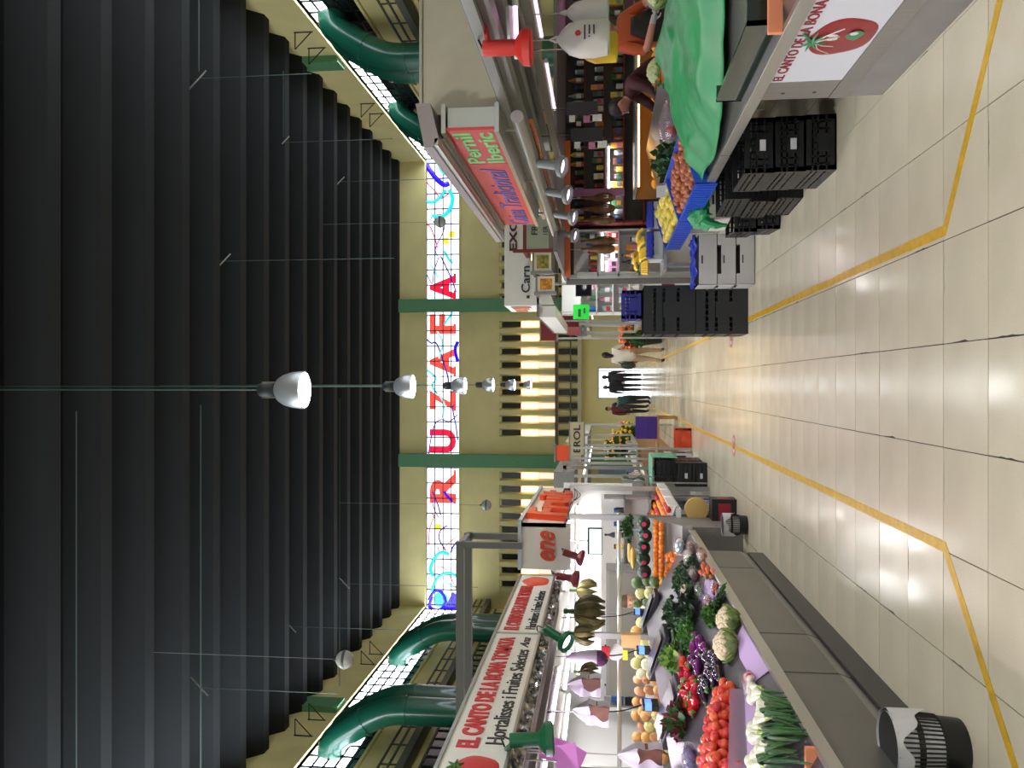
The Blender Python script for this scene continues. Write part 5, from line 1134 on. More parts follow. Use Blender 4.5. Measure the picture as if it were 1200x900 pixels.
# rail of grey spots and reflecting tubes under the red sign
r = thing('lamp_rail', 'round chromed lamp rail under the red sign', 'rail', (1.8, 7.5, 2.2))
mb = MB(); mb.tube([(1.82, 5.6, 2.24), (1.82, 10.0, 2.24)], .045, 12); obj('tube', mb, m_alu, r, True)
mb = MB(); mb.tube([(1.88, 5.9, 2.17), (1.88, 10.0, 2.17)], .018, 8); obj('orange_lit_tube', mb, mat('copper', (214, 120, 74), .25, .8), r, True)  # orange light on the tube is put into its copper colour
for y in (5.9, 7.4, 8.8):
    mb = MB(); mb.tube([(1.82, y, 2.24), (1.82, y, 2.36)], .01, 6); obj('hanger', mb, m_alu, r)
for k, (x, y) in enumerate(((655, 197), (662, 230), (669, 256), (671, 277))):
    p = atX(x, y, 1.75); spot('grey spot lamp on the chromed rail, %s from the beige box end' % ('first', 'second', 'third', 'fourth')[k], p + Vector((.06, .05, .17)), (-.25, -.3, -1), m_sgy, 1.0, arm=(1.82, p.y + .05, 2.22))
# ---- hanging carrier bags
m_bagw = mat('carrier_white', (206, 200, 194), .45, alpha=.97); m_bagy = mat('carrier_yellow', (218, 170, 40), .5)
def carrier(label, p, w, h, t, m, rz, seed, printed=False):
    r = thing('carrier_bag', label, 'bag', tuple(p), 'carrier bags hung over the counter'); M = Matrix.Translation(p) @ Matrix.Rotation(rz, 4, 'Z'); mb = MB()
    prof = [(.0, -.5), (.8, -.5), (.95, -.46), (1, -.2), (.97, .05), (.8, .25), (.5, .38), (.22, .46), (.1, .5)]
    n = 28
    vs = []; fs = []
    for i, (rr, z) in enumerate(prof):
        for j in range(n):
            a = 2 * pi * j / n; wob = 1 + .1 * noise.noise(Vector((cos(a) * 2, sin(a) * 2, z * 5 + seed))) * rr; vs.append(M @ Vector((cos(a) * rr * w / 2 * wob, sin(a) * rr * t / 2 * wob * 1.1, z * h)))
    for i in range(len(prof) - 1):
        for j in range(n): fs.append((i * n + j, i * n + (j + 1) % n, (i + 1) * n + (j + 1) % n, (i + 1) * n + j))
    mb.add(vs, fs); obj('sack', mb, m, r, True)
    mb = MB(); mb.tube([M @ Vector((-.02, 0, h * .48)), M @ Vector((0, 0, h * .62)), M @ Vector((.02, 0, h * .48))], .01, 6); obj('handle', mb, m, r)
    mb = MB(); mb.tube([M @ Vector((0, 0, h * .6)), (p.x, p.y, 2.3)], .004, 4); obj('hook', mb, m_alu, r)
    if printed:
        mb = MB()
        for k in range(3): mb.box(-.05 + .015 * k, .05, -t * .56, -t * .54, -.02 - k * .03, -.01 - k * .03, M)
        obj('printed_lines', mb, m_sblk, r); mb = MB(); mb.ball(M @ Vector((-.005, -t * .55, .03)), .02, (1, .2, 1), 8, 6); obj('printed_tomato', mb, m_sred, r)
carrier('large white carrier bag with printed tomato mark hanging over the counter', at(683, 45, 5.6), .27, .36, .15, m_bagw, .1, 1, True)
carrier('limp white carrier bag hanging beside the printed one', at(688, 14, 5.75), .2, .3, .14, m_bagw, .5, 5)
carrier('yellow carrier bag hanging behind the white ones', at(700, 56, 6.1), .24, .3, .1, m_bagy, .1, 9)
for k, (x, y) in enumerate(((682, 127), (688, 158))):
    p = at(x, y, 8.4); r = thing('price_board', 'blank black price board hanging above the vendors, %s' % ('beside the carrier bags', 'above the warm-lit case')[k], 'board', tuple(p)); mb = MB(); mb.cbox(p, (.135, .012, .32)); obj('slate', mb, m_black, r)
    for j, (dx, dz) in enumerate(((-.1, .1), (-.11, -.06), (-.1, -.14))):
        mb = MB(); mb.cbox(p + Vector((dx, .0, dz)), (.07, .008, .06 + .03 * j)); obj('price_card', mb, gm[3] if j != 1 else gm[8], r)
    mb = MB(); mb.tube([p + Vector((0, 0, .15)), (p.x, p.y, 2.3)], .005, 4); mb.tube([p + Vector((-.14, 0, .13)), p + Vector((.06, 0, .13))], .005, 4); mb.tube([p + Vector((-.12, 0, .13)), p + Vector((-.12, 0, -.16))], .004, 4); obj('hanger', mb, m_cdark, r)
# ---- delicatessen interior beyond: warm case, shelves
r = thing('deli_case', 'warm-lit glass food case behind the vendors', 'display case', (3.0, 10.8, 0)); X0, X1 = 2.45, 4.4
mb = MB(); mb.box(X0, X1, 10.5, 11.1, 0, .95); obj('body', mb, m_cdark, r)
mb = MB(); mb.box(X0, X1, 10.5, 11.1, 1.24, 1.27); obj('top', mb, m_alu, r)
mb = MB(); mb.box(X0, X1, 11.08, 11.1, .95, 1.24); obj('rear_panel', mb, mat('case_warm', (150, 110, 60), .6), r)
mb = MB(); mb.tube([(X0 + .05, 10.6, 1.215), (X1 - .05, 10.6, 1.215)], .012, 8); obj('warm_tube', mb, mat('tube_warm', (255, 220, 150), .4, emit=9, ergb=(255, 190, 100)), r)
for k in range(14):
    q = random.Random(k); mb = MB(); mb.ball((X0 + .12 + k * .135, 10.75, 1.0), .07, (1, 1, .7), 10, 7, lambda v: 1 + .15 * noise.noise(v * 3)); obj('food_mound', mb, mat('food_%d' % (k % 4), ((232, 170, 70), (240, 210, 130), (210, 110, 50), (236, 190, 90))[k % 4], .5), r, True)
m_oxr = mat('oxblood_wood', (112, 38, 34), .5)
shelf_unit('oxblood red wooden shelves of jars behind the warm-lit case', 2.3, 4.9, 11.9, (.6, 1.1, 1.38, 1.66, 1.94), .3, mat('dim_back', (86, 82, 78), .6), m=m_oxr)
for k, z in enumerate((1.38, 1.66, 1.94)): stock('on the oxblood red shelves', 2.38, 4.85, 11.98, z, ('pj', 'jp', 'jb')[k], 40 + k, .11, (2, 3, 5, 6, 7, 9, 4))
shelf_unit('white shelves of packets beside the cured hams', 1.6, 2.25, 12.1, (.8, 1.15, 1.45, 1.75), .3, m_white, m=m_alu)
for k, z in enumerate((1.15, 1.45, 1.75)): stock('on the white shelves beside the hams', 1.66, 2.22, 12.18, z, 'pjb', 50 + k, .1)
tube_light('white fluorescent tube across the white shelves', (1.65, 12.13, 1.675), (2.2, 12.13, 1.675), m_tube, .012, 3)
tube_light('white fluorescent tube across the oxblood shelves', (2.4, 11.93, 1.585), (3.4, 11.93, 1.585), m_tube, .012, 3)
m_ham = mat('cured_ham', (134, 92, 48), .5, rgb2=(90, 62, 36), scale=8)
hroot = thing('cured_ham', 'x', 'ham', (0, 0, 0), 'cured hams hung above the shelves')
mb = MB(); mb.lathe([(0, -.26), (.04, -.25), (.075, -.18), (.085, -.1), (.07, 0), (.04, .1), (.022, .2), (.02, .27), (0, .28)], 12); obj('meat', mb, m_ham, hroot, True)
mb = MB(); mb.tube([(0, 0, .25), (0, 0, .48)], .006, 5); obj('cord', mb, m_cream, hroot)
mb = MB(); mb.cbox((0, -.075, -.12), (.05, .008, .07)); obj('tag', mb, m_white, hroot); ham = Proto(hroot)
for k, (x, y) in enumerate(((690, 232), (690, 245), (692, 258), (690, 283), (690, 292))): ham(Vector((at(x, y, 11.6).x, 11.6, 1.73)), .3 * k, .9, 'brown cured ham hanging by the white shelves, %s from the beige end' % ('first', 'second', 'third', 'fourth', 'fifth')[k])
mb = MB(); mb.box(1.5, 3.4, 11.58, 11.62, 2.12, 2.205); tag(obj('ham_rail', mb, mat('copper_rail', (214, 110, 70), .3, .6)), 'copper-coloured rail from which the hams hang', 'rail')
mb = MB(); p = at(706, 222, 11.4); mb.box(p.x - .05, p.x + .05, 11.56, 11.6, p.z - .3, 2.2); tag(obj('banner', mb, mat('mauve_banner', (170, 110, 150), .5)), 'narrow mauve banner hanging before the hams', 'banner')
mb = MB(); mb.box(1.5, 7.0, 12.5, 12.56, 0, 2.22); tag(obj('rear_partition', mb, mat('rear_grey', (110, 106, 104), .6)), 'grey rear partition behind the hams and red shelves', 'partition')
r = thing('added_deli_roof', 'added grey canopy dimming the hams and red shelves', 'canopy', (4, 11, 0))  # roof added to dim the delicatessen and close the gap above its shelves
mb = MB(); mb.box(1.55, 7.0, 9.7, 12.5, 2.2, 2.24); obj('roof_panel', mb, m_sof, r)
for (x, y) in ((1.6, 12.4), (6.9, 9.8)):
    mb = MB(); mb.box(x - .03, x + .03, y - .03, y + .03, 0, 2.2); obj('post', mb, m_alu, r)
shelf_unit('grey shelves of bright packets behind the orange-shirted person', 4.95, 6.6, 11.9, (.6, 1.1, 1.38, 1.66, 1.94), .3, mat('rosy_back', (180, 140, 160), .6), m=m_grey)
for k, z in enumerate((1.1, 1.38, 1.66, 1.94)): stock('on the grey shelves behind the orange-shirted person', 5.02, 6.5, 11.98, z, 'pjb', 90 + k, .12, (0, 2, 3, 4, 8, 9), sc=1.1)
tube_light('pink fluorescent tube across the grey packet shelves', (5.05, 11.93, 1.86), (6.4, 11.93, 1.86), m_tpk, .012, 5, (1, .6, .9))
# end shelf with foam boxes and bananas
r = thing('end_table', 'low table carrying foam boxes and bananas at the end of the counter', 'table', (2.1, 11, 0)); mb = MB(); mb.box(1.45, 2.42, 10.68, 11.3, .86, .9); obj('top', mb, m_alu, r)
for x in (1.5, 2.34):
    for y in (10.72, 11.24): mb = MB(); mb.box(x, x + .04, y, y + .04, 0, .86); obj('leg', mb, m_alu, r)
for k, (x0, lab) in enumerate(((1.76, 'light grey foam box with blue liner by the bananas'), (2.14, 'light grey foam box with blue liner by the blue tray'))):
    carton('foam_box', lab, 'box', (x0 + .02, 10.9, .9), .36, .34, .19, mat('foam_grey', (206, 210, 212), .6), 0, True, None, 'foam boxes on the end table')
    mb = MB(); mb.grid(lambda u, v: Vector((x0 - .15 + u * .34, 10.72 + v * .02 - .006, 1.02 + .09 * v + .02 * noise.noise(Vector((u * 9, v, k))))), 14, 3); tag(obj('blue_liner', mb, MATS['liner_blue'], None, True, 0, .004), 'crumpled blue liner over the rim of the foam box %s' % ('by the bananas', 'by the blue tray')[k], 'liner')
m_ban = mat('banana_yellow', (240, 200, 60), .4, objvar=.08)
def hand(label, p, rz, s=1.0):
    r = thing('banana_hand', label, 'bananas', (0, 0, 0), 'yellow banana hands on the end table')
    for k in range(6):
        a = -.6 + k * .24; o = Vector((sin(a), 0, 0)); mb = MB(); mb.tube(bez([(0, 0, .02), (sin(a) * .06, -.05, .05), (sin(a) * .1, -.12, .04), (sin(a) * .12, -.17, -.01)], 8), [.008, .014, .018, .019, .019, .018, .015, .01, .005, .004], 7); obj('banana', mb, m_ban, r, True)
    mb = MB(); mb.tube([(0, .03, .03), (0, 0, .02)], .014, 6); obj('crown', mb, m_stalk, r); return place(r, p, rz, s)
for k in range(6): hand('yellow banana hand heaped at the end of the counter', (1.5 + .11 * (k % 4), 10.98 + .1 * (k // 4), 1.1 + .02 * k), .5 * k, 1.15)
# ================================================================ white corner stall with lettered fascia
r = thing('white_fascia', 'white corner stall fascia lettered EXOTIC over Carn', 'fascia', (2.6, 14, 2.5)); YC = 14.0
xl = at(600, 357, YC).x; zt_ = at(591, 300, YC).z; zb_ = at(622, 300, YC).z
mb = MB(); mb.box(xl, 4.6, YC, YC + .08, zb_, zt_); obj('front_board', mb, m_sign, r)
mb = MB(); mb.prism([(xl, zb_), (2.05, zb_), (1.55, zb_ - .32), (xl, zb_ - .4)], lambda u, v, w: Vector((u, w, v)), YC, YC + .06); obj('drop_board', mb, m_sign, r)
mb = MB(); mb.box(xl - .02, xl, YC, YC + 1.2, zb_ - .1, zt_); obj('side_board', mb, m_white, r)
for k in range(3):
    mb = MB(); mb.box(xl - .026, xl - .02, YC + .12 + k * .36, YC + .4 + k * .36, zb_ + .02 + .06 * k, zt_ - .1); obj('picture', mb, mat('meat_picture_%d' % k, ((150, 60, 60), (196, 120, 100), (170, 80, 70))[k], .4, var=.3, scale=16), r)
mb = MB(); mb.box(1.14, xl - .02, YC + .1, 18.6, zb_ - .42, zb_ - .12); obj('awning', mb, m_white, r)
mb = MB(); mb.box(1.14, 4.6, YC, YC + 4.6, zb_ - .14, zb_ - .1); obj('roof_panel', mb, m_sof, r)
m_mar = mat('letter_maroon', (70, 24, 36), .4)
a = at(606, 294, YC); b = at(597, 262, YC); lettering('EXOTIC', (a.x, YC, a.z), (1, 0, 0), (0, 0, 1), (b.x - a.x) * 2.1, b.z - a.z, m_mar, r, .02, bold=.03)
a = at(621, 343, YC); b = at(611, 312, YC); lettering('Carn', (a.x, YC, a.z), (1, 0, 0), (0, 0, 1), b.x - a.x, b.z - a.z, m_sblk, r, .02, bold=.01)
mb = MB(); p = at(619, 348, YC); mb.cbox(p + Vector((0, -.01, 0)), (.05, .02, .05)); obj('small_mark', mb, m_sblk, r)
for k, (x0, y0, x1, y1, m) in enumerate(((626, 318, 646, 296, (150, 140, 60)), (630, 342, 650, 324, (200, 130, 40)))):
    p = at((x0 + x1) / 2, (y0 + y1) / 2, 13.6); w = (y0 - y1) / 970 * 13.6; h = (x1 - x0) / 970 * 13.6
    r = thing('menu_sign', '%s menu panel in a grey frame under the white fascia' % ('olive-printed', 'amber-printed')[k], 'panel', tuple(p)); mb = MB(); mb.cbox(p, (w, .03, h)); obj('board', mb, mat('menu_cream', (226, 222, 200), .4), r)
    mb = MB(); mb.cbox(p + Vector((0, -.02, 0)), (w * .7, .01, h * .7)); obj('print', mb, mat('menu_print_%d' % k, m, .5, var=.5, scale=20), r)
    mb = MB(); mb.box(p.x - w / 2 - .05, p.x - w / 2, 13.55, 13.65, p.z - h * .6, p.z + h * .7); mb.box(p.x - w / 2 - .05, p.x + w / 2, 13.57, 14.0, p.z + h * .5, p.z + h * .62); obj('frame', mb, m_grey, r)
p = at(630, 274, 13.4); r = thing('menu_sign', 'pale green board lettered FR under the white fascia', 'panel', tuple(p)); mb = MB(); mb.cbox(p, (.5, .04, .36)); obj('board', mb, mat('board_sage', (150, 156, 136), .5), r)
lettering('FR', (p.x - .02, p.y - .02, p.z + .0), (1, 0, 0), (0, 0, 1), .16, .1, m_sblk, r, .006, bold=.02); lettering('1ER', (p.x - .02, p.y - .02, p.z - .16), (1, 0, 0), (0, 0, 1), .14, .07, m_sblk, r, .006)
mb = MB(); mb.box(p.x - .3, p.x - .25, p.y - .03, p.y + .03, p.z - .25, p.z + .4); mb.box(p.x - .3, p.x + .3, p.y, YC + .05, p.z + .18, p.z + .24); obj('frame', mb, m_oxr, r)
# counter below
r = thing('corner_counter', 'white corner counter with dark red square on its front', 'counter', (2.2, 14.2, 0))
mb = MB(); mb.box(1.25, 4.4, 13.3, 13.9, 0, 1.05); obj('body', mb, m_white, r); mb = MB(); mb.box(1.22, 4.4, 13.25, 13.95, 1.05, 1.1); obj('top', mb, m_alu, r)
mb = MB(); p = at(783, 333, 13.28); mb.cbox((p.x, 13.29, p.z), (.2, .02, .2)); obj('dark_red_square', mb, mat('dark_red', (120, 28, 44), .5), r)
shelf_unit('white rear shelves of the lettered corner stall', 1.3, 4.4, 15.4, (.9, 1.2, 1.5, 1.8, 2.1), .35, m_white, m=m_white)
for k, z in enumerate((.9, 1.2, 1.5, 1.8)): stock('on the rear shelves of the lettered corner stall', 1.4, 3.2, 15.5, z, 'pjb', 70 + k, .15, sc=1.25)
p = at(684, 333, 14.4); r = thing('menu_screen', 'large black menu screen with glaring lamp reflection', 'screen', tuple(p)); mb = MB(); mb.cbox(p, (.42, .05, .28)); obj('case', mb, m_black, r); mb = MB(); mb.cbox(p + Vector((0, -.028, 0)), (.39, .004, .25)); obj('panel', mb, mat('screen_black', (14, 14, 30), .08), r)
mb = MB(); mb.tube([p + Vector((0, 0, .14)), (p.x, p.y, zb_ - .1)], .015, 6); obj('drop_rod', mb, m_alu, r)
tube_light('white fluorescent tube above the white corner counter', at(684, 320, 13.9), at(683, 331, 13.9), m_tube, .03, 4, hang=zb_ - .1)
for k in range(3): tube_light('ceiling fluorescent tube in the lettered corner stall, %s from the aisle' % ('first', 'second', 'third')[k], (1.7 + k * .8, 14.3, zb_ - .2), (1.7 + k * .8, 15.3, zb_ - .2), m_tube, .016, 7, hang=zb_ - .14)
mb = MB(); p = at(681, 365.5, 15.2); mb.cbox(p, (.27, .01, .29)); r = thing('neon_notice', 'bright green paper notice hanging at the stall corner', 'notice', tuple(p)); obj('paper', mb, mat('glow_green', (40, 220, 70), .5, emit=.12, ergb=(40, 220, 70)), r)  # the paper is given a faint glow of its own
mb = MB(); mb.cbox(p + Vector((-.02, -.007, .03)), (.14, .004, .05)); mb.cbox(p + Vector((.02, -.007, -.06)), (.1, .004, .03)); obj('handwriting', mb, m_h2, r); mb = MB(); mb.tube([p + Vector((0, 0, .14)), (p.x, p.y, zb_ - .14)], .006, 4); obj('string', mb, m_alu, r)
# dark red stall sign further on
def simple_sign(label, X0, X1, Y, z0, z1, m, text=None, tm=None, depth=.12):
    r = thing('stall_sign', label, 'sign', ((X0 + X1) / 2, Y, z0)); mb = MB(); mb.box(X0, X1, Y, Y + depth, z0, z1); obj('box', mb, m, r, bevel=.008)
    mb = MB(); mb.box(X0 - .02, X1 + .02, Y - .01, Y + depth, z1, z1 + .03); mb.box(X0 - .02, X1 + .02, Y - .01, Y + depth, z0 - .03, z0); obj('frame', mb, m_grey, r)
    mb = MB()
    for x in (X0 + .05, X1 - .05): mb.box(x - .02, x + .02, Y + .03, Y + .07, 0, z0)
    obj('post', mb, m_alu, r)
    if text: lettering(text, (X0 + .06, Y, z0 + (z1 - z0) * .25), (1, 0, 0), (0, 0, 1), X1 - X0 - .12, (z1 - z0) * .5, tm, r, .015, bold=.015)
    return r
# ---- generic farther stalls
def far_stall(label, side, Y0, Y1, Xi, mcan, mfront, seed, zc=2.25, goods=None, tubes=True, warm=False):
    q = random.Random(seed); s = side; Xo = s * 5.2; Xi = s * Xi
    def bx(mb, x0, x1, *a): mb.box(min(x0, x1), max(x0, x1), *a)
    r = thing('market_stall', label, 'stall', (s * 3.2, (Y0 + Y1) / 2, 0))
    mb = MB(); bx(mb, Xi, Xo, Y0, Y1, zc, zc + .05); obj('roof_panel', mb, m_sof, r)
    mb = MB(); bx(mb, Xi - s * .03, Xi, Y0, Y1, zc - .02, zc + .38); bx(mb, Xi, Xo, Y0 - .03, Y0, zc - .02, zc + .38); obj('fascia', mb, mcan, r)
    mb = MB(); bx(mb, Xi + s * .1, Xi + s * .75, Y0 + .1, Y1 - .1, 0, .8); obj('counter', mb, mfront, r)
    mb = MB(); bx(mb, Xi + s * .02, Xi + s * .8, Y0, Y1, .8, .85); obj('counter_top', mb, m_alu, r)
    mb = MB(); bx(mb, Xo - s * .05, Xo, Y0, Y1, 0, zc); obj('rear_panel', mb, m_grey, r)
    mb = MB(); bx(mb, Xi + s * 1.9, Xi + s * 2.3, Y1 - .4, Y1 - .1, 0, 1.9); obj('rack', mb, gm[q.randrange(10)], r)
    for y in (Y0 + .05, Y1 - .1):
        mb = MB(); bx(mb, Xi + s * .02, Xi + s * .08, y, y + .06, .85, zc); obj('post', mb, m_alu, r)
    if tubes:
        m = mat('tube_far_warm', (255, 230, 190), .4, emit=9, ergb=(255, 214, 150)) if warm else m_tube
        tube_light('%s fluorescent tube in the %s' % ('warm' if warm else 'white', label.split(' with')[0]), (Xi + s * .9, Y0 + .5, zc - .06), (Xi + s * .9, Y1 - .5, zc - .06), m, .018, 12, (1, .85, .6) if warm else (1, 1, 1))
    return r
m_mar2 = mat('maroon_fascia', (120, 26, 40), .5); m_crm = mat('cream_fascia', (206, 196, 158), .5); m_orf = mat('orange_fascia', (226, 82, 40), .5); m_tealf = mat('teal_fascia', (70, 96, 104), .5)
far_stall('maroon stall with pale counter past the white corner stall', 1, 19.2, 22.5, 1.35, m_mar2, m_kraft, 1, warm=True)
far_stall('teal stall with timber counter past the maroon stall', 1, 24.5, 29, 1.7, m_tealf, m_kraft, 2)
far_stall('cream stall nearest the doorway on the flower side', 1, 32, 40, 2.2, m_crm, m_white, 3, warm=True)
far_stall('grey stall with steel counter past the mint cloth', -1, 16.2, 19.0, 1.75, m_grey, m_grey, 4)
far_stall('cream stall with lettered sign past the grey stall', -1, 21, 25.5, 1.5, m_crm, m_kraft, 5, warm=True)
far_stall('white stall nearest the doorway past the cream lettered stall', -1, 29, 38, 1.9, m_white, m_white, 6)
stock('on the counter of the maroon stall', 19.4, 22.3, 1.6, .85, 'pb', 80, .14, along='y'); stock('on the counter of the teal stall', 24.6, 28.8, 1.95, .85, 'pj', 81, .2, along='y', sc=1.3)
stock('on the counter of the grey stall', 16.4, 18.8, -1.98, .85, 'pjb', 82, .13, along='y', sc=1.2); stock('on the counter of the cream lettered stall', 21.2, 25.3, -1.75, .85, 'pj', 83, .18, along='y', sc=1.3)
stock('on the rear rack of the grey stall', 16.6, 18.8, -2.3, 1.0, 'pjb', 84, .15, along='y', sc=1.3)
simple_sign('cream sign box lettered EROL above the aisle side', -1.75, -.95, 20.5, at(684, 505, 20.5).z, at(668, 505, 20.5).z, m_crm, 'EROL', m_sblk)
simple_sign('bright orange sign box beside the bright canopy', at(655, 540, 15.8).x, at(655, 522, 15.8).x, 15.8, at(667, 530, 15.8).z, at(651, 530, 15.8).z, m_orf)
simple_sign('maroon sign box past the white corner stall', 1.0, 1.5, 19.0, at(652, 370, 19).z, at(634, 370, 19).z, m_mar2)
# posts in front of the grey stall
r = thing('post_frame', 'steel post frame standing past the orange script stall', 'frame', (-1.5, 15, 0)); mb = MB(); mb.box(-1.56, -1.5, 15.2, 15.26, 0, 2.4); obj('post', mb, m_steel, r); mb = MB(); mb.box(-4, -1.5, 15.2, 15.26, 2.34, 2.4); obj('beam', mb, m_steel, r)
mb = MB(); mb.box(-4, -3.94, 15.2, 15.26, 0, 2.4); obj('post', mb, m_steel, r)
# draped grey tarpaulin and red goods
mb = MB(); mb.grid(lambda u, v: Vector((-1.58 - v * .35 + .03 * sin(u * 14), 13.6 + u * .9, 1.35 - v * .1 - abs(u - .5) * .7 + .05 * noise.noise(Vector((u * 5, v * 5, 0))))), 20, 10); r = thing('grey_tarpaulin', 'grey tarpaulin slung beside the cherry tomatoes', 'tarpaulin', (-1.7, 14, .7)); obj('cloth', mb, mat('tarp_grey', (120, 120, 114), .6), r, True, 0, .004)
mb = MB(); mb.tube([(-1.6, 13.6, .9), (-1.6, 13.6, 0)], .015, 6); mb.tube([(-1.6, 14.5, .9), (-1.6, 14.5, 0)], .015, 6); mb.tube([(-1.6, 13.6, 1.0), (-1.6, 14.05, 1.35), (-1.6, 14.5, 1.0)], .012, 6); obj('support', mb, m_alu, r)
# ---- flower stands near the doorway
def flowers(label, p, cols_, s, seed, pot=None):
    r = thing('flower_bucket', label, 'flowers', tuple(p), 'flower buckets by the aisle'); q = random.Random(seed)
    mb = MB(); mb.lathe([(0, 0), (.1 * s, 0), (.14 * s, .26 * s), (.12 * s, .26 * s), (.0, .2 * s)], 14, p); obj('bucket', mb, pot or m_black, r, True)
    mb = MB()
    for k in range(70):
        a = q.uniform(0, 6.28); e = p + Vector((cos(a) * .2 * s * q.random(), sin(a) * .2 * s * q.random(), .3 * s + .3 * s * q.random())); mb.tube([p + Vector((0, 0, .2 * s)), e], .006, 4)
        mb.add([e, e + Vector((.05, .02, .03)) * s, e + Vector((.02, .0, .09)) * s, e + Vector((-.04, .01, .03)) * s], [(0, 1, 2, 3)])
    obj('foliage', mb, m_h2, r)
    for j, c in enumerate(cols_):
        for k in range(7):
            a = q.uniform(0, 6.28); e = p + Vector((cos(a) * .22 * s * sqrt(q.random()), sin(a) * .22 * s * sqrt(q.random()), .42 * s + .26 * s * q.random())); mb = MB(); mb.ball(e, .055 * s, (1, 1, .75), 8, 6, lambda v: 1 + .25 * noise.noise(v * 5)); obj('bloom', mb, c, r)
m_fy = mat('bloom_yellow', (246, 196, 40), .5); m_fo = mat('bloom_orange', (240, 110, 40), .5); m_fp = mat('bloom_pink', (230, 110, 170), .5); m_fw = mat('bloom_white', (240, 236, 226), .5)
r = thing('flower_bench', 'wooden stepped bench of potted flowers past the violet crates', 'bench', (-1.5, 27, 0)); 
for k in range(3):
    mb = MB(); mb.box(-1.35 - .3 * k - .3, -1.35 - .3 * k, 25.8, 28.4, .3 + .25 * k, .34 + .25 * k); obj('step', mb, m_kraft, r)
mb = MB(); mb.box(-2.2, -1.4, 25.8, 25.85, 0, .5); mb.box(-2.2, -1.4, 28.35, 28.4, 0, .5); obj('trestle', mb, m_kraft, r)
i = 0
for k in range(3):
    for j in range(4):
        flowers('potted %s flowers on the %s step of the bench, %s pot' % (('yellow', 'orange', 'white', 'pink')[(i + k) % 4], ('lowest', 'middle', 'top')[k], ('front', 'second', 'third', 'rear')[j]), Vector((-1.5 - .3 * k, 26.1 + j * .65, .34 + .25 * k)), [(m_fy, m_fo, m_fw, m_fp)[(i + k) % 4], m_fy], 1.15, i + 3); i += 1
for k in range(4):
    flowers('bucket of %s flowers by the timber counter, %s' % (('orange', 'red-orange', 'white', 'yellow')[k], ('beside the walking person', 'under the canopy edge', 'at the post', 'by the doorway stall')[k]), Vector((1.35 + .06 * k, 24.2 + 1.5 * k, .0)), [(m_fo, m_och, m_fw, m_fy)[k], m_fo], 1.7, 40 + k)
for k in range(2): crate('violet crate stacked by the aisle past the mint cloth, %s' % ('lower', 'upper')[k], (-1.0, 19.3, .45 + k * .24), .5, .4, .235, mat('violet_plastic', (70, 38, 140), .4), 0, 'violet crates by the aisle')
r = thing('wooden_table', 'small wooden table under the violet crates', 'table', (-1.05, 19.5, 0)); mb = MB(); mb.box(-1.6, -.72, 19.0, 19.7, .41, .45); obj('top', mb, m_kraft, r)
for x in (-1.55, -.8):
    for y in (19.05, 19.6): mb = MB(); mb.box(x, x + .06, y, y + .06, 0, .41); obj('leg', mb, m_kraft, r)
crate('orange crate on the floor beside the mint cloth', (-1.05, 16.2, 0), .4, .4, .3, m_orf, 0)
carton('carton', 'white carton with dark side on the grey stall corner', 'carton', (-1.45, 16.0, .0), .3, .4, .5, m_cwh, 0, panel=m_sblk)
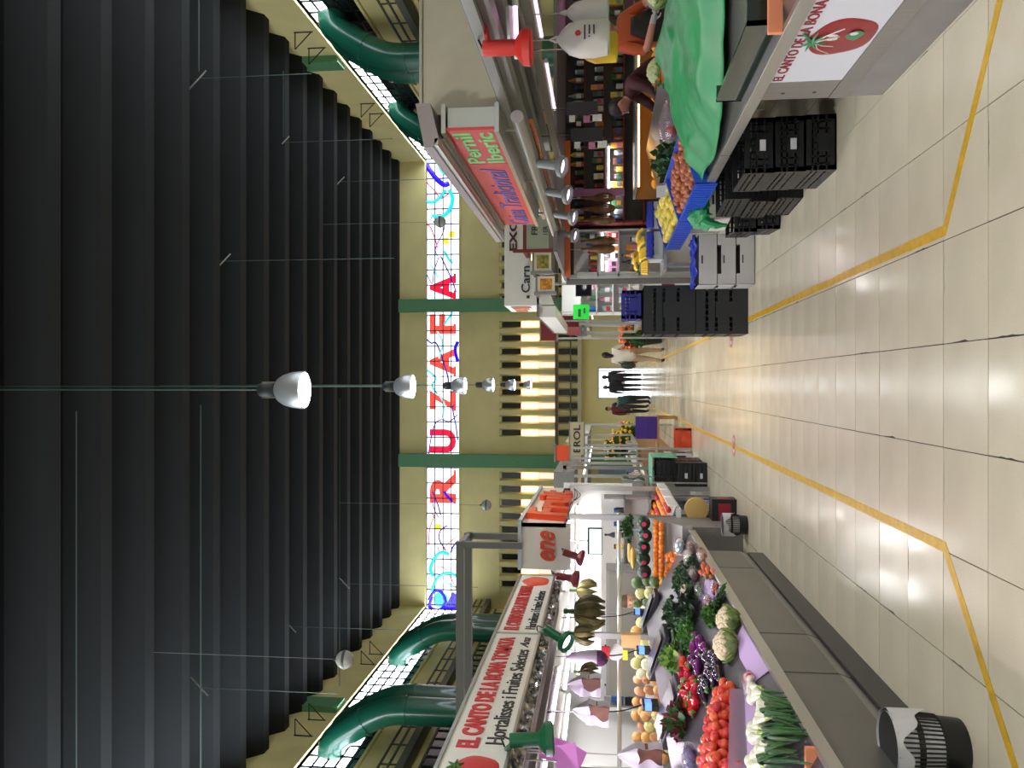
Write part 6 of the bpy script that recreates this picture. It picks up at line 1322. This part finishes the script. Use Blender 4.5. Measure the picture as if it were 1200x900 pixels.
# ================================================================ people
def human(label, loc, rz, J, cols_, hair, H=1.0, face=True, gloves=None, apron=None, name='person', hair_len=0.0, group=None, extra=None, bulk=1.0):
    """J: joint overrides. one continuous body mesh, coloured by body region"""
    P = dict(pel=(0, 0, .95), spi=(0, 0, 1.14), che=(0, 0, 1.34), nek=(0, 0, 1.47), hdb=(0, -.01, 1.55), hdt=(0, -.015, 1.64),
             shl=(-.18, 0, 1.41), ell=(-.23, .02, 1.14), wrl=(-.24, -.05, .9), hal=(-.24, -.07, .81), shr=(.18, 0, 1.41), elr=(.23, .02, 1.14), wrr=(.24, -.05, .9), har=(.24, -.07, .81),
             hil=(-.09, 0, .9), knl=(-.1, -.02, .5), anl=(-.1, .02, .08), tol=(-.11, -.15, .03), hir=(.09, 0, .9), knr=(.1, -.02, .5), anr=(.1, .02, .08), tor=(.11, -.15, .03))
    P.update(J); P = {k: Vector(v) for k, v in P.items()}
    R = dict(pel=.145, spi=.135, che=.15, nek=.058, hdb=.06, hdt=.05, shl=.07, ell=.047, wrl=.032, hal=.03, shr=.07, elr=.047, wrr=.032, har=.03, hil=.095, knl=.062, anl=.042, tol=.035, hir=.095, knr=.062, anr=.042, tor=.035)
    R = {k: v * (bulk if k not in ('nek', 'hdb', 'hdt') else 1) for k, v in R.items()}
    E = [('pel', 'spi', 0), ('spi', 'che', 0), ('che', 'nek', 0), ('nek', 'hdb', 3), ('hdb', 'hdt', 3), ('che', 'shl', 0), ('shl', 'ell', 1), ('ell', 'wrl', 2), ('wrl', 'hal', 5), ('che', 'shr', 0), ('shr', 'elr', 1), ('elr', 'wrr', 2), ('wrr', 'har', 5), ('pel', 'hil', 4), ('hil', 'knl', 4), ('knl', 'anl', 4), ('anl', 'tol', 6), ('pel', 'hir', 4), ('hir', 'knr', 4), ('knr', 'anr', 4), ('anr', 'tor', 6)]
    ks = list(P); me = bpy.data.meshes.new('b'); me.from_pydata([P[k] for k in ks], [(ks.index(a), ks.index(b)) for a, b, _ in E], [])
    o = bpy.data.objects.new('b', me); COL.objects.link(o); md = o.modifiers.new('s', 'SKIN'); sd_ = o.modifiers.new('u', 'SUBSURF'); sd_.levels = 2
    for i, k in enumerate(ks):
        sv = me.skin_vertices[0].data[i]; sv.radius = (R[k] * (1.12 if k in ('che', 'spi', 'pel') else 1), R[k] * (.72 if k in ('che', 'spi', 'pel') else 1)); sv.use_root = (k == 'pel')
    dg = bpy.context.evaluated_depsgraph_get(); ev = o.evaluated_get(dg).to_mesh()
    mb = MB(); V = [v.co.copy() for v in ev.vertices]
    def near(c):
        best = None
        for a, b, t in E:
            d = P[b] - P[a]; u = max(0, min(1, (c - P[a]).dot(d) / max(1e-6, d.length_squared))); dist = (c - (P[a] + d * u)).length / (R[a] * (1 - u) + R[b] * u)
            if best is None or dist < best[0]: best = (dist, t)
        return best[1]
    fs = [tuple(p.vertices) for p in ev.polygons]; mi = [near(sum((V[i] for i in f), Vector()) / len(f)) for f in fs]
    mb.add(V, fs); mb.mi = mi; o.evaluated_get(dg).to_mesh_clear(); bpy.data.objects.remove(o)
    hd = (P['hdb'] + P['hdt']) / 2 + Vector((0, 0, .02)); ax = (P['hdt'] - P['hdb']).normalized(); Mh = Vector((0, 0, 1)).rotation_difference(ax).to_matrix()
    mb.cur = 3; mb.ball(hd, .1, (.78, .98, 1.18), 18, 14, lambda v: 1 + (.10 * max(0, -v.y) ** 10 * (1 if abs(v.z + .1) < .25 else 0)) - .12 * max(0, -v.z) * max(0, v.y), M=Mh)
    mb.tube([hd + Mh @ Vector((0, -.094, .01)), hd + Mh @ Vector((0, -.115, -.02)), hd + Mh @ Vector((0, -.096, -.035))], [.009, .015, .013], 8)
    for s in (-1, 1): mb.ball(hd + Mh @ Vector((s * .079, .005, -.005)), .022, (.35, .8, 1.25), 8, 6, M=Mh)
    for sfx in 'lr':   # fingers, thumb
        w, h = P['wr' + sfx], P['ha' + sfx]; d = (h - w).normalized(); sd2 = d.cross(Vector((0, 1, 0))) if abs(d.y) < .9 else Vector((1, 0, 0)); sd2.normalize(); n2 = d.cross(sd2)
        mb.cur = 5; mb.tube([w + d * .02, h + d * .02], [.03, .036], 10, sq=.6)
        for k in range(4):
            b0 = h + sd2 * (-.027 + k * .018) + d * .01; L_ = (.06, .072, .068, .052)[k]; mb.tube([b0, b0 + d * L_ * .55 + n2 * .01, b0 + d * L_ * .8 + n2 * .032], [.0095, .009, .006], 6)
        b0 = w + d * .05 + sd2 * -.03; mb.tube([b0, b0 - sd2 * .025 + d * .03, b0 - sd2 * .03 + d * .06 + n2 * .015], [.012, .01, .007], 6)
    top, slv, fore, skin, leg, hand_, shoe = cols_
    root = thing(name, label, 'person', (0, 0, 0), group)
    obj('body', mb, [top, slv, fore, skin, leg, hand_, shoe], root, True)
    hb = MB(); hb.ball(hd + Mh @ Vector((0, .012, .022)), .108, (.8, .98, 1.12), 18, 14, lambda v: 1 if (v.z > .15 or v.y > .1 - .3 * hair_len) else .8, M=Mh)
    if hair_len: hb.tube([hd + Mh @ Vector((0, .06, .02)), hd + Mh @ Vector((0, .09, -.1)), hd + Mh @ Vector((0, .09, -.12 - .15 * hair_len))], [.075, .06, .03], 10)
    obj('hair', hb, hair, root, True)
    if face:
        for s in (-1, 1): mb = MB(); mb.ball(hd + Mh @ Vector((s * .03, -.088, .012)), .011, (1, .6, .7), 8, 6, M=Mh); obj('eye', mb, m_sblk, root)
        mb = MB(); mb.ball(hd + Mh @ Vector((0, -.088, -.055)), .02, (1.1, .4, .3), 8, 6, M=Mh); obj('mouth', mb, mat('lips', (150, 84, 78), .5), root)
    if apron is not None:
        mb = MB(); c = P['che']; pv = P['pel']
        def ap(u, v):
            b = c.lerp(pv, v * 1.0 + .0) if v < 1 else pv; w = .1 + .1 * min(1, v * 2); ang = (u - .5) * 2
            return b + Vector((ang * w, -.128 - .02 + .05 * ang * ang, (-.0 if v < 1 else 0) - .28 * max(0, v - .6)))
        mb.grid(ap, 8, 10); obj('apron', mb, apron, root, True, 0, .008)
    if extra: extra(root, P)
    place(root, loc, rz, H); return root
sk1 = mat('skin_a', (206, 150, 122), .5); sk2 = mat('skin_b', (168, 118, 94), .5); hr1 = mat('hair_dark', (28, 22, 20), .6); hr2 = mat('hair_brown', (74, 50, 36), .6)
m_org = mat('shirt_orange', (186, 82, 40), .7); m_mrn = mat('shirt_maroon', (62, 20, 30), .7); m_gl = mat('glove_white', (206, 200, 196), .5); m_jean = mat('trousers_dark', (34, 36, 44), .7); m_shoe = mat('shoe_dark', (30, 28, 28), .5); m_apr = mat('apron_black', (24, 24, 28), .6); m_shw = mat('shirt_white', (206, 202, 190), .7); m_beig = mat('trousers_beige', (178, 150, 126), .7); m_coat = mat('coat_dark', (26, 26, 32), .7)
# vendor in orange with gloves, reaching over the packing table
human('person in orange shirt and black apron working with white gloves behind the counter', (3.85, 9.15, 0), .25, dict(hdb=(0, -.05, 1.55), hdt=(0, -.08, 1.64), ell=(-.3, -.08, 1.17), wrl=(-.13, -.3, 1.12), hal=(-.06, -.36, 1.1), elr=(.3, -.08, 1.17), wrr=(.12, -.3, 1.15), har=(.05, -.35, 1.13)), [m_org, m_org, sk1, sk1, m_jean, m_gl, m_shoe], hr2, 1.02, apron=m_apr, bulk=1.12)
# vendor in maroon bending forwards beside
human('person in maroon top bending forwards beside the orange-shirted one', (3.72, 9.7, 0), -pi / 2, dict(spi=(0, -.1, 1.12), che=(0, -.26, 1.27), nek=(0, -.38, 1.34), hdb=(0, -.45, 1.38), hdt=(0, -.51, 1.45), shl=(-.18, -.27, 1.32), shr=(.18, -.27, 1.32), ell=(-.23, -.38, 1.1), wrl=(-.16, -.52, 1.0), hal=(-.14, -.6, .99), elr=(.23, -.38, 1.1), wrr=(.16, -.52, 1.0), har=(.14, -.6, .99)), [m_mrn, m_mrn, m_mrn, sk2, m_jean, sk2, m_shoe], hr1, 1.02, bulk=1.2)
# vendor behind the melon display, seated low
hp = at(741, 704, 12.0)
human('person with brown hair sitting low behind the melon display', (hp.x, 12.0, 0), .1, dict(pel=(0, 0, .52), spi=(0, 0, .7), che=(0, -.02, .9), nek=(0, -.03, 1.03), hdb=(0, -.05, 1.11), hdt=(0, -.07, 1.2), shl=(-.18, -.01, .97), shr=(.18, -.01, .97), ell=(-.24, -.05, .72), wrl=(-.15, -.25, .66), hal=(-.12, -.32, .66), elr=(.24, -.05, .72), wrr=(.15, -.25, .66), har=(.12, -.32, .66), hil=(-.09, -.05, .5), knl=(-.11, -.42, .5), anl=(-.11, -.4, .08), tol=(-.11, -.55, .03), hir=(.09, -.05, .5), knr=(.11, -.42, .5), anr=(.11, -.4, .08), tor=(.11, -.55, .03)), [m_coat, m_coat, sk1, sk1, m_jean, sk1, m_shoe], hr2, 1.1)
r = thing('stool', 'low stool under the person behind the melon display', 'stool', (hp.x, 12.05, 0)); mb = MB(); mb.lathe([(0, .36), (.17, .36), (.17, .4), (0, .4)], 16, (hp.x, 12.05, 0)); obj('seat', mb, m_kraft, r)
for k in range(4): mb = MB(); a = pi / 4 + k * pi / 2; mb.tube([(hp.x + .12 * cos(a), 12.05 + .12 * sin(a), .37), (hp.x + .16 * cos(a), 12.05 + .16 * sin(a), 0)], .014, 6); obj('leg', mb, m_kraft, r)
# shopper walking away with a bag
def bagx(root, P):
    mb = MB(); mb.ball((.27, .1, 1.02), .16, (.7, .9, 1.3), 12, 9); obj('shoulder_bag', mb, mat('bag_darkgreen', (44, 60, 54), .6), root, True); mb = MB(); mb.tube([(.25, .1, 1.2), (.05, 0, 1.47), (-.1, -.1, 1.3)], .012, 6); obj('strap', mb, m_coat, root)
Y1 = 22.8
human('person in pale shirt and beige trousers walking off with a shoulder bag', (at(745, 416, Y1).x, Y1, 0), pi - .35, dict(knl=(-.1, -.14, .52), anl=(-.1, -.1, .1), tol=(-.1, -.26, .04), knr=(.1, .02, .5), anr=(.1, .22, .12), tor=(.1, .12, .03), ell=(-.28, -.05, 1.16), wrl=(-.25, -.22, 1.0), hal=(-.24, -.29, .98)), [m_shw, m_shw, m_coat, sk2, m_beig, sk2, m_shoe], hr1, .98, hair_len=.5, extra=bagx, bulk=1.2)
Y2 = 36.5
human('person in long dark coat walking towards the doorway, taller of two', (at(735, 442, Y2).x, Y2, 0), pi, dict(knl=(-.1, -.14, .52), anl=(-.1, -.1, .1), tol=(-.1, -.26, .04)), [m_coat, m_coat, m_coat, sk1, m_coat, sk1, m_shoe], hr1, 1.0, hair_len=.3, bulk=1.25)
human('person in dark jacket walking beside the one in the long coat', (at(735, 454, Y2).x, Y2 + .4, 0), pi, dict(knr=(.1, -.14, .52), anr=(.1, -.1, .1), tor=(.1, -.26, .04)), [m_coat, m_coat, m_coat, sk1, m_jean, sk1, m_shoe], hr2, .97, hair_len=.2, bulk=1.22)
Y3 = 30
human('person in dark green jacket stooping by the flower bench', (at(740, 468, Y3).x, Y3, 0), pi + .6, dict(spi=(0, -.08, 1.08), che=(0, -.2, 1.2), nek=(0, -.3, 1.26), hdb=(0, -.36, 1.3), hdt=(0, -.41, 1.37), shl=(-.18, -.2, 1.24), shr=(.18, -.2, 1.24), ell=(-.23, -.3, 1.0), wrl=(-.2, -.4, .8), hal=(-.19, -.45, .74), elr=(.23, -.3, 1.0), wrr=(.2, -.4, .8), har=(.19, -.45, .74)), [mat('jacket_green', (34, 66, 54), .7), MATS['jacket_green'], MATS['jacket_green'], sk1, m_jean, sk1, m_shoe], hr1, .9, bulk=1.3)
human('person in dark red jacket standing behind the flower bench', (at(735, 477, Y3).x - .1, Y3 + 1.2, 0), .4, {}, [mat('jacket_red', (96, 34, 34), .7), MATS['jacket_red'], MATS['jacket_red'], sk2, m_jean, sk2, m_shoe], hr1, .92, bulk=1.25)
